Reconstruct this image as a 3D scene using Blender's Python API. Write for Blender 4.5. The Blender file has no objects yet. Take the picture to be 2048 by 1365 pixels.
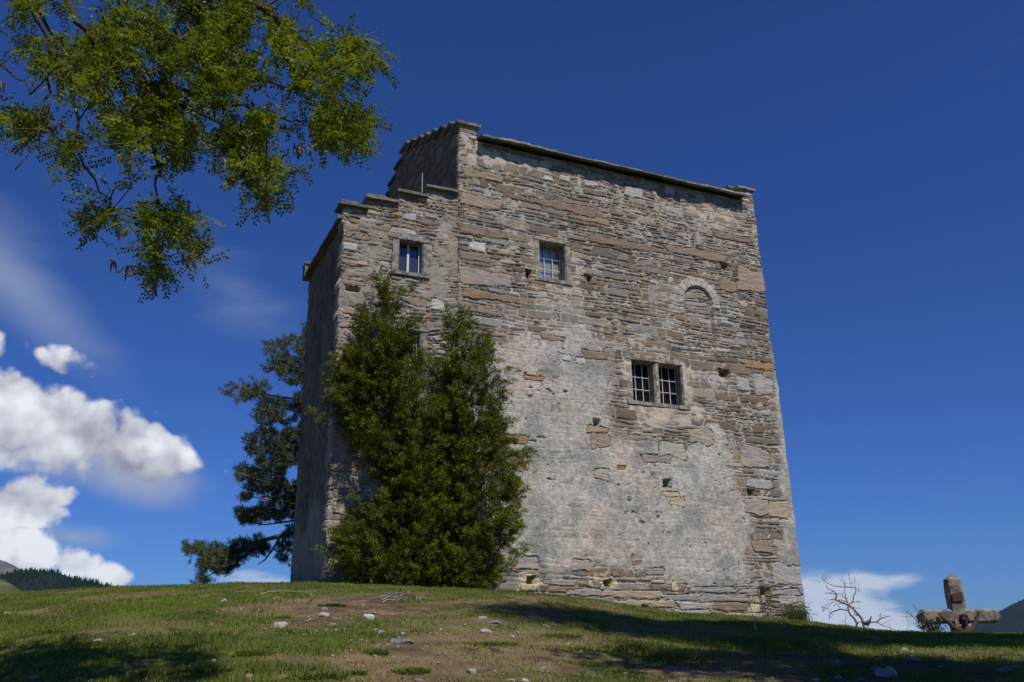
import bpy, bmesh, math, random
import numpy as np
from mathutils import Vector, Matrix

# ------------------------------------------------------------------ camera, sky, sun
sc = bpy.context.scene
COL = sc.collection
FPX = 1773.0                       # focal length in pixels of a 2048 wide frame
PITCH = math.atan(597.5 / 1773.0)
ROLL = math.radians(0.8)
EYE = np.array([0.0, 0.0, 1.6])
_f = np.array([0, math.cos(PITCH), math.sin(PITCH)])
_r0 = np.array([1.0, 0, 0]); _u0 = np.array([0, -math.sin(PITCH), math.cos(PITCH)])
_r = math.cos(ROLL) * _r0 - math.sin(ROLL) * _u0
_u = math.sin(ROLL) * _r0 + math.cos(ROLL) * _u0
cam = bpy.data.cameras.new('camera')
cam.sensor_width = 36.0
cam.lens = 36.0 * FPX / 2048.0
cam.clip_start = 0.1
cam.clip_end = 30000
camo = bpy.data.objects.new('camera', cam)
COL.objects.link(camo)
camo.matrix_world = Matrix(((_r[0], _u[0], -_f[0], EYE[0]), (_r[1], _u[1], -_f[1], EYE[1]),
                            (_r[2], _u[2], -_f[2], EYE[2]), (0, 0, 0, 1)))
sc.camera = camo

SUN_AZ = math.radians(147.0)       # clockwise from +Y: behind the camera, to the right
SUN_EL = math.radians(53.0)
SUN_DIR = np.array([math.sin(SUN_AZ) * math.cos(SUN_EL), math.cos(SUN_AZ) * math.cos(SUN_EL), math.sin(SUN_EL)])
sun = bpy.data.lights.new('sun', 'SUN')
sun.energy = 4.2
sun.angle = math.radians(0.53)
sun.color = (1.0, 0.935, 0.83)
suno = bpy.data.objects.new('sun', sun)
COL.objects.link(suno)
suno.rotation_euler = Vector(SUN_DIR).to_track_quat('Z', 'Y').to_euler()
suno.location = (10, -10, 40)
sc.view_settings.view_transform = 'Standard'
sc.view_settings.look = 'None'
sc.view_settings.exposure = 0.0
sc.view_settings.gamma = 1.0
SKY_STRENGTH = 0.05
sc.cycles.max_bounces = 6
sc.cycles.diffuse_bounces = 3
sc.cycles.glossy_bounces = 2
sc.cycles.transmission_bounces = 3
sc.cycles.volume_bounces = 0


def ray(x, y):
    """Direction through a point of the 2048 x 1365 picture."""
    return _f * FPX + _r * (x - 1024.0) - _u * (y - 682.5)


def at_depth(x, y, Y):
    v = ray(x, y)
    return EYE + v * (Y / v[1])


def proj(P):
    q = np.asarray(P, float) - EYE
    w = np.maximum(q @ _f, 0.05)
    return 1024.0 + FPX * (q @ _r) / w, 682.5 - FPX * (q @ _u) / w


# world: physical sky with clouds placed by azimuth and elevation
world = bpy.data.worlds.new('World')
sc.world = world
world.use_nodes = True
nt = world.node_tree
nt.nodes.clear()


class NB:
    """small helper for node graphs"""
    def __init__(s, tree): s.t = tree
    def n(s, typ, **kw):
        nd = s.t.nodes.new(typ)
        for k, v in kw.items():
            setattr(nd, k, v)
        return nd
    def lk(s, a, b): s.t.links.new(a, b)
    def m(s, op, a, b=None, c=None, clamp=False):
        nd = s.n('ShaderNodeMath', operation=op, use_clamp=clamp)
        for i, v in enumerate((a, b, c)):
            if v is None: continue
            if isinstance(v, (int, float)): nd.inputs[i].default_value = v
            else: s.lk(v, nd.inputs[i])
        return nd.outputs[0]
    def smooth(s, v, lo, hi):
        nd = s.n('ShaderNodeMapRange', interpolation_type='SMOOTHSTEP')
        s.lk(v, nd.inputs[0])
        nd.inputs[1].default_value = lo; nd.inputs[2].default_value = hi
        return nd.outputs[0]
    def mix(s, fac, a, b, blend='MIX'):
        nd = s.n('ShaderNodeMix', data_type='RGBA', blend_type=blend)
        for sock, v in ((nd.inputs[0], fac), (nd.inputs[6], a), (nd.inputs[7], b)):
            if isinstance(v, (int, float)): sock.default_value = v
            elif isinstance(v, tuple): sock.default_value = v if len(v) == 4 else v + (1,)
            else: s.lk(v, sock)
        return nd.outputs[2]
    def noise(s, vec, scale, detail=6, rough=0.55, dist=0.0):
        nd = s.n('ShaderNodeTexNoise')
        if vec is not None: s.lk(vec, nd.inputs['Vector'])
        nd.inputs['Scale'].default_value = scale
        nd.inputs['Detail'].default_value = detail
        nd.inputs['Roughness'].default_value = rough
        nd.inputs['Distortion'].default_value = dist
        return nd.outputs[0]


w = NB(nt)
out = w.n('ShaderNodeOutputWorld')
bg = w.n('ShaderNodeBackground')
w.lk(bg.outputs[0], out.inputs[0])
bg.inputs[1].default_value = SKY_STRENGTH
sky = w.n('ShaderNodeTexSky', sky_type='NISHITA')
sky.sun_disc = False
sky.sun_elevation = SUN_EL
sky.sun_rotation = SUN_AZ
sky.altitude = 900
sky.air_density = 1.0
sky.dust_density = 0.25
sky.ozone_density = 3.0
tc = w.n('ShaderNodeTexCoord')
sep = w.n('ShaderNodeSeparateXYZ')
w.lk(tc.outputs['Generated'], sep.inputs[0])
az = w.m('ARCTAN2', sep.outputs[0], sep.outputs[1])
el = w.m('ARCSINE', sep.outputs[2])
vec = tc.outputs['Generated']


def azel(x, y):
    v = ray(x, y)
    v = v / np.linalg.norm(v)
    return math.atan2(v[0], v[1]), math.asin(v[2])


def blob(x, y, rx, ry, rot, gain):
    """soft ellipse round a picture direction; rot in degrees, positive turns the right end down"""
    a0, e0 = azel(x, y)
    k = FPX
    da = w.m('MULTIPLY', w.m('SUBTRACT', az, a0), math.cos(e0) * k)
    de = w.m('MULTIPLY', w.m('SUBTRACT', el, e0), -k)
    c, s_ = math.cos(math.radians(rot)), math.sin(math.radians(rot))
    p = w.m('DIVIDE', w.m('ADD', w.m('MULTIPLY', da, c), w.m('MULTIPLY', de, s_)), rx)
    q = w.m('DIVIDE', w.m('SUBTRACT', w.m('MULTIPLY', de, c), w.m('MULTIPLY', da, s_)), ry)
    d2 = w.m('ADD', w.m('MULTIPLY', p, p), w.m('MULTIPLY', q, q))
    return w.m('MULTIPLY', w.m('SUBTRACT', 1.0, w.m('SQRT', d2)), gain)


def maxof(l):
    r = l[0]
    for k in l[1:]: r = w.m('MAXIMUM', r, k)
    return r


n1 = w.noise(vec, 9.0, 9, 0.56)
n2 = w.noise(vec, 26.0, 8, 0.62)
def billow(v):
    r_ = None
    for sc2, am in ((14.0, 1.0), (32.0, .60), (72.0, .36)):
        vt = w.n('ShaderNodeTexVoronoi', feature='F1')
        w.lk(v, vt.inputs['Vector']); vt.inputs['Scale'].default_value = sc2
        q = w.m('MULTIPLY', w.m('SUBTRACT', 0.50, vt.outputs['Distance']), am)
        r_ = q if r_ is None else w.m('ADD', r_, q)
    return r_


nn = w.m('ADD', w.m('MULTIPLY', w.m('SUBTRACT', n1, 0.5), 3.0), w.m('MULTIPLY', w.m('SUBTRACT', n2, 0.5), 1.9))
wv = w.n('ShaderNodeVectorMath', operation='ADD')
wsc = w.n('ShaderNodeVectorMath', operation='SCALE'); wtx = w.n('ShaderNodeTexNoise'); w.lk(vec, wtx.inputs['Vector']); wtx.inputs['Scale'].default_value = 40.0; wtx.inputs['Detail'].default_value = 4
w.lk(wtx.outputs['Color'], wsc.inputs[0]); wsc.inputs['Scale'].default_value = 0.016
w.lk(vec, wv.inputs[0]); w.lk(wsc.outputs[0], wv.inputs[1])
nn = w.m('ADD', w.m('MULTIPLY', nn, .75), w.m('MULTIPLY', billow(wv.outputs[0]), 1.8))
off = w.n('ShaderNodeVectorMath', operation='ADD')
w.lk(vec, off.inputs[0]); off.inputs[1].default_value = (0.012, -0.006, 0.020)
n1b = w.noise(off.outputs[0], 9.0, 9, 0.56)
n2b = w.noise(off.outputs[0], 26.0, 8, 0.62)
nnb = w.m('ADD', w.m('MULTIPLY', w.m('SUBTRACT', n1b, 0.5), 3.0), w.m('MULTIPLY', w.m('SUBTRACT', n2b, 0.5), 1.9))
wv2 = w.n('ShaderNodeVectorMath', operation='ADD')
w.lk(wv.outputs[0], wv2.inputs[0]); wv2.inputs[1].default_value = (0.012, -0.006, 0.020)
nnb = w.m('ADD', w.m('MULTIPLY', nnb, .75), w.m('MULTIPLY', billow(wv2.outputs[0]), 1.8))
# cumulus, hard upper rims
cum = maxof([blob(110, 850, 230, 78, 13, 1.0), blob(300, 885, 110, 38, 26, 0.9), blob(25, 770, 90, 42, 5, 0.8),
             blob(90, 712, 85, 26, 16, 0.48), blob(-15, 690, 40, 36, 0, 0.8),
             blob(25, 1010, 95, 52, -4, 0.95), blob(105, 1000, 48, 24, -22, 0.8),
             blob(35, 1100, 130, 46, 12, 1.0), blob(140, 1122, 80, 36, 24, 0.9), blob(225, 1152, 42, 28, 20, 0.9), blob(-60, 880, 130, 70, 0, 1.0)])
dc = w.smooth(w.m('ADD', cum, w.m('MULTIPLY', nn, 0.42)), 0.0, 0.36)
# soft falling tails and thin high cloud
soft = maxof([blob(265, 945, 170, 72, 12, 1.0), blob(120, 895, 260, 80, 10, 0.9), blob(150, 1075, 100, 34, 5, 0.6)])
ds = w.m('MULTIPLY', w.smooth(w.m('ADD', soft, w.m('MULTIPLY', nn, 0.10)), 0.0, 0.8), 0.8)
cir = maxof([blob(20, 560, 330, 85, 38, 1.0), blob(-60, 500, 200, 120, 30, 0.9)])
strm = w.n('ShaderNodeMapping')
w.lk(vec, strm.inputs[0]); strm.inputs['Rotation'].default_value = (0, math.radians(35), 0); strm.inputs['Scale'].default_value = (3, 3, 14)
ns = w.noise(strm.outputs[0], 2.2, 6, 0.55)
dcir = w.m('MULTIPLY', w.smooth(w.m('ADD', cir, w.m('MULTIPLY', w.m('SUBTRACT', ns, 0.5), 0.5)), 0.0, 1.1), 0.46)
thin = maxof([blob(470, 590, 190, 120, 35, 0.8), blob(2020, 95, 120, 40, 0, 0.5), blob(1990, 960, 120, 30, -12, 0.4)])
dth = w.m('MULTIPLY', w.smooth(w.m('ADD', thin, w.m('MULTIPLY', w.m('SUBTRACT', ns, 0.5), 1.6)), 0.1, 1.2), 0.22)
# the streaked cloud low on the right
strr = w.n('ShaderNodeMapping')
w.lk(vec, strr.inputs[0]); strr.inputs['Rotation'].default_value = (0, math.radians(-6), 0); strr.inputs['Scale'].default_value = (2.2, 2.2, 9)
nr = w.noise(strr.outputs[0], 4.0, 6, 0.55, 0.6)
rc = maxof([blob(1660, 1225, 150, 85, 0, 1.0), blob(1735, 1165, 140, 26, 3, 0.9), blob(1750, 1250, 160, 45, 8, 1.0),
            blob(1790, 1160, 75, 20, 0, 0.8), blob(1580, 1260, 200, 70, 0, 1.0), blob(560, 1165, 120, 30, 5, 0.7)])
dr = w.m('MULTIPLY', w.smooth(w.m('ADD', rc, w.m('MULTIPLY', w.m('SUBTRACT', nr, 0.5), 2.2)), 0.05, 0.75), 0.84)
shade = w.m('ADD', 0.78, w.m('MULTIPLY', w.m('SUBTRACT', nn, nnb), 0.30))
low = blob(60, 1120, 260, 90, 8, 1.0)
shade = w.m('ADD', shade, w.m('MULTIPLY', w.smooth(low, 0.0, 0.6), 0.22))
ug = blob(260, 945, 330, 90, 14, 1.0)
shade = w.m('SUBTRACT', shade, w.m('MULTIPLY', w.smooth(ug, 0.1, 0.9), 0.24))
shade = w.m('MULTIPLY', w.m('MINIMUM', w.m('MAXIMUM', shade, 0.35), 1.12), 1.0)
CW = 0.86 / SKY_STRENGTH
cb = w.n('ShaderNodeCombineColor')
w.lk(w.m('MULTIPLY', shade, 0.90 * CW), cb.inputs[0]); w.lk(w.m('MULTIPLY', shade, 0.93 * CW), cb.inputs[1]); w.lk(w.m('MULTIPLY', w.m('ADD', w.m('MULTIPLY', shade, 0.88), 0.12), CW), cb.inputs[2])
hsv = w.n('ShaderNodeHueSaturation')
hsv.inputs['Saturation'].default_value = 1.0
w.lk(sky.outputs[0], hsv.inputs['Color'])
skyc = hsv.outputs[0]
skyc = w.mix(1.0, skyc, (0.41, 0.80, 1.68), 'MULTIPLY')
c = w.mix(dcir, skyc, (0.50 * CW, 0.58 * CW, 0.75 * CW))
c = w.mix(dth, c, (0.45 * CW, 0.55 * CW, 0.75 * CW))
c = w.mix(dr, c, (0.70 * CW, 0.76 * CW, 0.90 * CW))
c = w.mix(ds, c, (0.44 * CW, 0.50 * CW, 0.64 * CW))
c = w.mix(dc, c, cb.outputs[0])
w.lk(c, bg.inputs[0])

# ------------------------------------------------------------------ helpers
rng = np.random.default_rng(7)
random.seed(7)
_tab = np.random.default_rng(99).random((8, 256, 256)).astype(np.float32)


def vnoise(x, y, k=0):
    xi = np.floor(x).astype(np.int64); yi = np.floor(y).astype(np.int64)
    fx = x - xi; fy = y - yi
    fx = fx * fx * (3 - 2 * fx); fy = fy * fy * (3 - 2 * fy)
    t = _tab[k % 8]
    x0 = xi & 255; x1 = (xi + 1) & 255; y0 = yi & 255; y1 = (yi + 1) & 255
    return (t[y0, x0] * (1 - fx) + t[y0, x1] * fx) * (1 - fy) + (t[y1, x0] * (1 - fx) + t[y1, x1] * fx) * fy


def fbm(x, y, sc_=1.0, octv=4, k=0, gain=0.5):
    """0 .. 1, mean about 0.5"""
    a, s_, tot, fr = 1.0, 0.0, 0.0, sc_
    for o in range(octv):
        s_ = s_ + a * vnoise(x * fr + 17.3 * o + 3.1 * k, y * fr + 9.7 * o + 5.9 * k, k + o)
        tot += a; a *= gain; fr *= 2.03
    return s_ / tot


def sstep(x, lo, hi):
    t = np.clip((x - lo) / (hi - lo), 0, 1)
    return t * t * (3 - 2 * t)


def unit(v):
    return v / np.maximum(np.linalg.norm(v, axis=-1, keepdims=True), 1e-9)


def link(name, me, mat, parent=None):
    o = bpy.data.objects.new(name, me)
    COL.objects.link(o)
    if mat is not None: me.materials.append(mat)
    if parent is not None: o.parent = parent
    return o


def mesh_np(name, V, Fc, mat, parent=None, colors=None, smooth=False):
    """Fc: (n,3) or (n,4) index array, or a list of such arrays."""
    me = bpy.data.meshes.new(name)
    V = np.asarray(V, np.float32)
    fl = Fc if isinstance(Fc, list) else [Fc]
    fl = [np.asarray(f, np.int32) for f in fl if len(f)]
    loops = np.concatenate([f.ravel() for f in fl])
    sizes = np.concatenate([np.full(len(f), f.shape[1], np.int32) for f in fl])
    starts = np.concatenate([[0], np.cumsum(sizes)[:-1]]).astype(np.int32)
    me.vertices.add(len(V)); me.vertices.foreach_set('co', V.ravel())
    me.loops.add(len(loops)); me.loops.foreach_set('vertex_index', loops)
    me.polygons.add(len(sizes)); me.polygons.foreach_set('loop_start', starts)
    if colors is not None:
        at = me.color_attributes.new('Col', 'FLOAT_COLOR', 'POINT')
        c4 = np.ones((len(V), 4), np.float32); c4[:, :3] = colors
        at.data.foreach_set('color', c4.ravel())
    me.update(calc_edges=True)
    me.validate()
    if smooth:
        me.polygons.foreach_set('use_smooth', np.ones(len(me.polygons), bool))
    return link(name, me, mat, parent)


def tag(o, label=None, cat=None, group=None, kind=None):
    if label: o['label'] = label
    if cat: o['category'] = cat
    if group: o['group'] = group
    if kind: o['kind'] = kind
    return o


def empty(name, loc, label=None, cat=None, group=None):
    o = bpy.data.objects.new(name, None)
    COL.objects.link(o)
    o.location = loc
    o.empty_display_size = 0.3
    return tag(o, label, cat, group)


class Bag:
    """collects boxes, tubes and polygons into one mesh"""
    def __init__(s): s.v = []; s.f = []; s.c = []
    def add(s, V, Fs, col=(1, 1, 1)):
        b = len(s.v)
        s.v += [tuple(map(float, p)) for p in V]
        s.f += [tuple(i + b for i in f) for f in Fs]
        s.c += [tuple(col)] * len(V)
    def hexa(s, P, col=(1, 1, 1)):
        """8 points: bottom loop then top loop"""
        s.add(P, [(3, 2, 1, 0), (4, 5, 6, 7), (0, 1, 5, 4), (1, 2, 6, 5), (2, 3, 7, 6), (3, 0, 4, 7)], col)
    def tube(s, pts, rad, n=6, col=(1, 1, 1), jit=0.0):
        pts = [np.asarray(p, float) for p in pts]
        m = len(pts)
        V = []; Fs = []
        ref = np.array([0.31, 0.2, 0.93])
        for i, p in enumerate(pts):
            t = pts[min(i + 1, m - 1)] - pts[max(i - 1, 0)]
            t = t / max(np.linalg.norm(t), 1e-9)
            a = np.cross(t, ref)
            if np.linalg.norm(a) < 0.05: a = np.cross(t, np.array([1, 0, 0]))
            a /= np.linalg.norm(a); b = np.cross(t, a)
            r = rad[i] if hasattr(rad, '__len__') else rad
            for k in range(n):
                q = 2 * math.pi * k / n
                rr = r * (1 + jit * (random.random() - 0.5))
                V.append(p + (a * math.cos(q) + b * math.sin(q)) * rr)
        for i in range(m - 1):
            for k in range(n):
                Fs.append((i * n + k, i * n + (k + 1) % n, (i + 1) * n + (k + 1) % n, (i + 1) * n + k))
        Fs.append(tuple(range(n))[::-1]); Fs.append(tuple((m - 1) * n + k for k in range(n)))
        s.add(V, Fs, col)
    def build(s, name, mat, parent=None, smooth=False):
        me = bpy.data.meshes.new(name)
        me.from_pydata(s.v, [], s.f)
        at = me.color_attributes.new('Col', 'FLOAT_COLOR', 'POINT')
        c4 = np.ones((len(s.v), 4), np.float32); c4[:, :3] = np.array(s.c)
        at.data.foreach_set('color', c4.ravel())
        if smooth:
            me.polygons.foreach_set('use_smooth', np.ones(len(me.polygons), bool))
        me.update()
        return link(name, me, mat, parent)


# ------------------------------------------------------------------ materials
def mat_attr(name, rough=0.9, nscale=30.0, namt=0.35, bump=0.0, bscale=60.0, transl=0.0, spec=0.3, tint=(1, 1, 1), stain=0.0):
    """base colour = the mesh's own colour layer, varied by a procedural noise"""
    m = bpy.data.materials.new(name)
    m.use_nodes = True
    t = NB(m.node_tree)
    b = m.node_tree.nodes['Principled BSDF']
    at = t.n('ShaderNodeAttribute', attribute_name='Col')
    co = t.n('ShaderNodeTexCoord')
    nz = t.noise(co.outputs['Object'], nscale, 5, 0.6)
    f = t.m('ADD', t.m('MULTIPLY', nz, 2 * namt), 1.0 - namt)
    cc = t.n('ShaderNodeVectorMath', operation='SCALE')
    t.lk(at.outputs['Color'], cc.inputs[0]); t.lk(f, cc.inputs['Scale'])
    colr = t.mix(1.0, cc.outputs[0], tint, 'MULTIPLY')
    if stain > 0:
        sm_ = t.smooth(t.noise(co.outputs['Object'], 5.5, 7, 0.7), 0.46, 0.56)
        colr = t.mix(t.m('MULTIPLY', sm_, stain), colr, (0.085, 0.080, 0.070))
        sl2 = t.smooth(t.noise(co.outputs['Object'], 13.0, 6, 0.7), 0.55, 0.62)
        colr = t.mix(t.m('MULTIPLY', sl2, stain * .6), colr, (0.40, 0.385, 0.33))
    t.lk(colr, b.inputs['Base Color'])
    b.inputs['Roughness'].default_value = rough
    b.inputs['Specular IOR Level'].default_value = spec
    if bump > 0:
        bp = t.n('ShaderNodeBump')
        bp.inputs['Strength'].default_value = bump
        bp.inputs['Distance'].default_value = 0.02
        t.lk(t.noise(co.outputs['Object'], bscale, 6, 0.65), bp.inputs['Height'])
        t.lk(bp.outputs[0], b.inputs['Normal'])
    if transl > 0:
        o = m.node_tree.nodes['Material Output']
        tr = t.n('ShaderNodeBsdfTranslucent')
        tc_ = t.mix(1.0, colr, (1.25, 1.3, 0.55), 'MULTIPLY')
        t.lk(tc_, tr.inputs[0])
        mx = t.n('ShaderNodeMixShader')
        mx.inputs[0].default_value = transl
        t.lk(b.outputs[0], mx.inputs[1]); t.lk(tr.outputs[0], mx.inputs[2])
        t.lk(mx.outputs[0], o.inputs[0])
    return m


def mat_plain(name, col, rough=0.6, metal=0.0, nscale=20.0, namt=0.2, spec=0.5):
    m = bpy.data.materials.new(name)
    m.use_nodes = True
    t = NB(m.node_tree)
    b = m.node_tree.nodes['Principled BSDF']
    co = t.n('ShaderNodeTexCoord')
    nz = t.noise(co.outputs['Object'], nscale, 5, 0.6)
    f = t.m('ADD', t.m('MULTIPLY', nz, 2 * namt), 1.0 - namt)
    cc = t.n('ShaderNodeVectorMath', operation='SCALE')
    cc.inputs[0].default_value = col
    t.lk(f, cc.inputs['Scale'])
    t.lk(cc.outputs[0], b.inputs['Base Color'])
    b.inputs['Roughness'].default_value = rough
    b.inputs['Metallic'].default_value = metal
    b.inputs['Specular IOR Level'].default_value = spec
    return m


M = {}
M['masonry'] = mat_attr('masonry', 0.95, 26, 0.30, 0.5, 70, spec=0.15)
M['dressed'] = mat_attr('dressed_stone', 0.95, 9, 0.5, 0.9, 40, spec=0.15, stain=0.75)
M['slab'] = mat_attr('roof_slab', 0.9, 9, 0.40, 0.6, 30, spec=0.1, stain=0.5)
M['iron'] = mat_plain('pale_painted_iron', (0.55, 0.55, 0.56), 0.5, 0.0)
M['rod'] = mat_plain('zinc', (0.30, 0.32, 0.34), 0.4, 0.3)
M['glass_blue'] = mat_plain('window_glass', (0.42, 0.42, 0.40), 0.25, 0.6, 3, 0.25)
M['glass_deep'] = mat_plain('dark_window_glass', (0.10, 0.12, 0.16), 0.08, 0.7, 3, 0.1)
M['dark'] = mat_plain('dark_unlit_interior', (0.003, 0.0035, 0.005), 0.5, spec=0.15)
M['ground'] = mat_attr('ground', 1.0, 22, 0.35, 0.7, 40, spec=0.05)
M['grass'] = mat_attr('grass', 0.7, 3, 0.15, transl=0.30, spec=0.25)
M['juniper'] = mat_attr('juniper_foliage', 0.8, 4, 0.25, transl=0.15, spec=0.08)
M['pine'] = mat_attr('pine_needles', 0.6, 2, 0.25, transl=0.12, spec=0.25)
M['locust'] = mat_attr('locust_leaves', 0.5, 3, 0.2, transl=0.5, spec=0.3)
M['bark'] = mat_attr('bark', 0.95, 12, 0.4, 0.7, 30, spec=0.1)
M['pod'] = mat_attr('seed_pods', 0.6, 8, 0.35, transl=0.1, spec=0.3)
M['rock'] = mat_attr('rock', 0.95, 14, 0.4, 0.8, 40, spec=0.1, stain=0.45)
M['rust'] = mat_attr('rusty_iron', 0.75, 25, 0.4, 0.5, 60, spec=0.35)
M['hill'] = mat_attr('hill', 1.0, 0.02, 0.35, spec=0.0)
M['bird'] = mat_plain('black_feathers', (0.012, 0.012, 0.014), 0.6)

# ------------------------------------------------------------------ terrain
CREST = [(-400, 1212, 22), (0, 1195, 22), (150, 1181, 22), (300, 1175, 22.5), (440, 1172, 23), (520, 1167, 23), (650, 1167, 23.5), (760, 1172, 23),
         (900, 1180, 22.5), (990, 1180, 22.5), (1075, 1187, 22), (1180, 1203, 21.5), (1300, 1224, 21), (1400, 1233, 20.5), (1540, 1241, 20), (1620, 1248, 19.5), (1700, 1261, 19),
         (1800, 1265, 18.5), (1915, 1266, 18), (2048, 1269, 18), (2500, 1285, 18)]
_ca = []; _cE = []; _cY = []
for x, y, yc in CREST:
    v = ray(x, y)
    _ca.append(v[0] / v[1]); _cE.append(v[2] / v[1]); _cY.append(yc)
_ag = np.linspace(-1.2, 1.4, 400)
def _sm(a):
    k = np.exp(-0.5 * (np.arange(-20, 21) / 4.0) ** 2); k /= k.sum()
    return np.convolve(np.pad(a, 20, mode='edge'), k, 'valid')
_Eg = _sm(np.interp(_ag, _ca, _cE)); _Yg = _sm(np.interp(_ag, _ca, _cY))


def terrain(x, y, bumps=True):
    x = np.asarray(x, float); y = np.asarray(y, float)
    ys = np.maximum(y, 0.0)
    a = x / np.maximum(ys, 3.0)
    E = np.interp(a, _ag, _Eg); yc = np.interp(a, _ag, _Yg)
    c2 = 1.6 / yc ** 2; c1 = E + 3.2 / yc
    yl = yc + 12.0
    yy = np.minimum(ys, yl)
    z = -1.6 + c1 * yy - c2 * yy * yy
    sl = c1 - 2 * c2 * yl
    over = np.maximum(ys - yl, 0)
    z = z + np.where(over > 0, np.maximum(sl, -0.25) * 60 * (1 - np.exp(-over / 60.0)), 0) - 0.01 * np.minimum(over, 3000)
    back = np.maximum(-y, 0)
    z = z - 0.12 * 25 * (1 - np.exp(-back / 25.0))
    if bumps:
        near = np.exp(-np.maximum(np.abs(y - 12) - 14, 0) / 10.0)
        z = z + ((fbm(x, y, 0.45, 3, 1) - 0.5) * 0.16 + (fbm(x, y, 2.2, 3, 2) - 0.5) * 0.07) * near * np.clip(ys / 8.0, 0.2, 1)
    return z + 1.6


def on_ground(px, py):
    """where a picture point meets the ground"""
    v = ray(px, py)
    best = None
    Ys = np.linspace(4.5, 30, 1200)
    P = EYE[None] + v[None] * (Ys / v[1])[:, None]
    d = P[:, 2] - terrain(P[:, 0], P[:, 1])
    i = np.argmax(d < 0)
    if d[i] >= 0: i = int(np.argmin(d))
    return P[i]


# patches on the ground: dry, soil, lush
PATCH = [(660, 1225, 130, 36, 'dry', 1.0), (700, 1205, 70, 14, 'dry', 1.0), (780, 1200, 90, 14, 'soil', .9), (720, 1225, 150, 22, 'soil', .95), (860, 1300, 120, 14, 'soil', .8), (590, 1240, 70, 14, 'soil', .6), (640, 1245, 70, 10, 'soil', .8),
         (900, 1320, 260, 30, 'dry', 1.0), (850, 1290, 150, 16, 'dry', .7), (1030, 1335, 120, 14, 'soil', 1.0), (900, 1335, 60, 10, 'soil', .6), (1100, 1320, 90, 12, 'soil', .9),
         (860, 1305, 50, 8, 'soil', .7), (290, 1322, 50, 12, 'soil', .9), (470, 1310, 40, 7, 'soil', .6), (75, 1230, 60, 10, 'dry', .6), (300, 1262, 200, 20, 'dry', .45),
         (380, 1223, 20, 7, 'soil', .6), (470, 1222, 40, 8, 'dry', .8), (560, 1215, 80, 10, 'dry', .7), (1500, 1330, 150, 16, 'dry', .6), (1700, 1315, 200, 14, 'soil', .5), (1850, 1345, 200, 25, 'soil', .9),
         (1690, 1350, 120, 18, 'soil', .8), (1060, 1200, 60, 8, 'dry', .7), (1380, 1345, 120, 14, 'dry', .7), (760, 1350, 200, 20, 'dry', .8), (480, 1350, 60, 12, 'soil', .6),
         (560, 1340, 120, 16, 'lush', 1.), (300, 1290, 90, 12, 'lush', .6), (1270, 1300, 120, 14, 'lush', .8), (630, 1352, 60, 10, 'lush', 1.), (1500, 1285, 200, 12, 'lush', .6), (60, 1250, 90, 20, 'lush', .6), (400, 1280, 90, 14, 'lush', .5)]


def patches(P):
    px, py = proj(P)
    o = {'dry': 0.0, 'soil': 0.0, 'lush': 0.0}
    wob = (fbm(P[:, 0], P[:, 1], 1.3, 4, 5) - 0.5) * 1.6
    for x, y, rx, ry, k, g in PATCH:
        d = np.sqrt(((px - x) / rx) ** 2 + ((py - y) / ry) ** 2)
        o[k] = np.maximum(o[k], g * sstep(1.35 - d + wob, 0.1, 0.75))
    return o['dry'], o['soil'], o['lush']


def ground_mix(x, y, P):
    dry, soil, lush = patches(P)
    n = fbm(x, y, 0.5, 4, 3); n2 = fbm(x, y, 2.6, 4, 4); n3 = fbm(x, y, 7.0, 3, 6)
    dry = np.clip(dry * (0.45 + n2) + sstep(n + 0.5 * (n2 - .5), 0.52, 0.68) * 0.65 - 0.6 * lush, 0, 1)
    soil = np.clip(soil * sstep(n2 + 0.6 * (n3 - 0.5), 0.36, 0.56) + sstep(n2 + 0.5 * (n3 - .5), 0.66, 0.76) * 0.5 - 0.7 * lush, 0, 1)
    return dry, soil, lush


fx = np.arange(-21, 21.01, 0.14); fy = np.arange(3.0, 33.01, 0.14)
ext = 0.14 * 1.28 ** np.arange(1, 42)
ext = np.cumsum(ext); ext = ext[ext < 9000]
gx = np.concatenate([fx[0] - ext[::-1], fx, fx[-1] + ext]); gy = np.concatenate([fy[0] - ext[::-1], fy, fy[-1] + ext])
GX, GY = np.meshgrid(gx, gy)
GZ = terrain(GX, GY)
GP = np.stack([GX.ravel(), GY.ravel(), GZ.ravel()], 1)
dry, soil, lush = ground_mix(GP[:, 0], GP[:, 1], GP)
gn = fbm(GP[:, 0], GP[:, 1], 4.0, 4, 7)[:, None]
cg = np.array([0.080, 0.100, 0.024]) * (0.6 + 0.8 * gn)
cd = np.array([0.20, 0.145, 0.085]) * (0.6 + 0.8 * gn)
cs = np.array([0.088, 0.060, 0.041]) * (0.6 + 0.8 * gn)
gc = cg * (1 - dry[:, None]) + cd * dry[:, None]
gc = gc * (1 - soil[:, None]) + cs * soil[:, None]
ny, nx = GX.shape
idx = np.arange(ny * nx).reshape(ny, nx)
GF = np.stack([idx[:-1, :-1], idx[:-1, 1:], idx[1:, 1:], idx[1:, :-1]], -1).reshape(-1, 4)
go = mesh_np('ground', GP, GF, M['ground'], None, gc, True)
tag(go, 'rough sloping ground of thin grass, dry straw and brown soil below the tower', 'ground', kind='structure')

# ------------------------------------------------------------------ tower
AZF = math.radians(65.5)
DU = np.array([math.sin(AZF), math.cos(AZF), 0.0])      # along the sunny face, to the right
NF = np.array([math.cos(AZF), -math.sin(AZF), 0.0])     # out of the sunny face
DL = -NF                                                 # along the shaded face, away
NL = -DU
_v = ray(650, 1165)
A0 = EYE + _v * (24.2 / _v[1]); A0 = np.array([A0[0], A0[1], 0.0])
USEAM = 3.70
S0 = A0 + DU * USEAM


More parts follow.
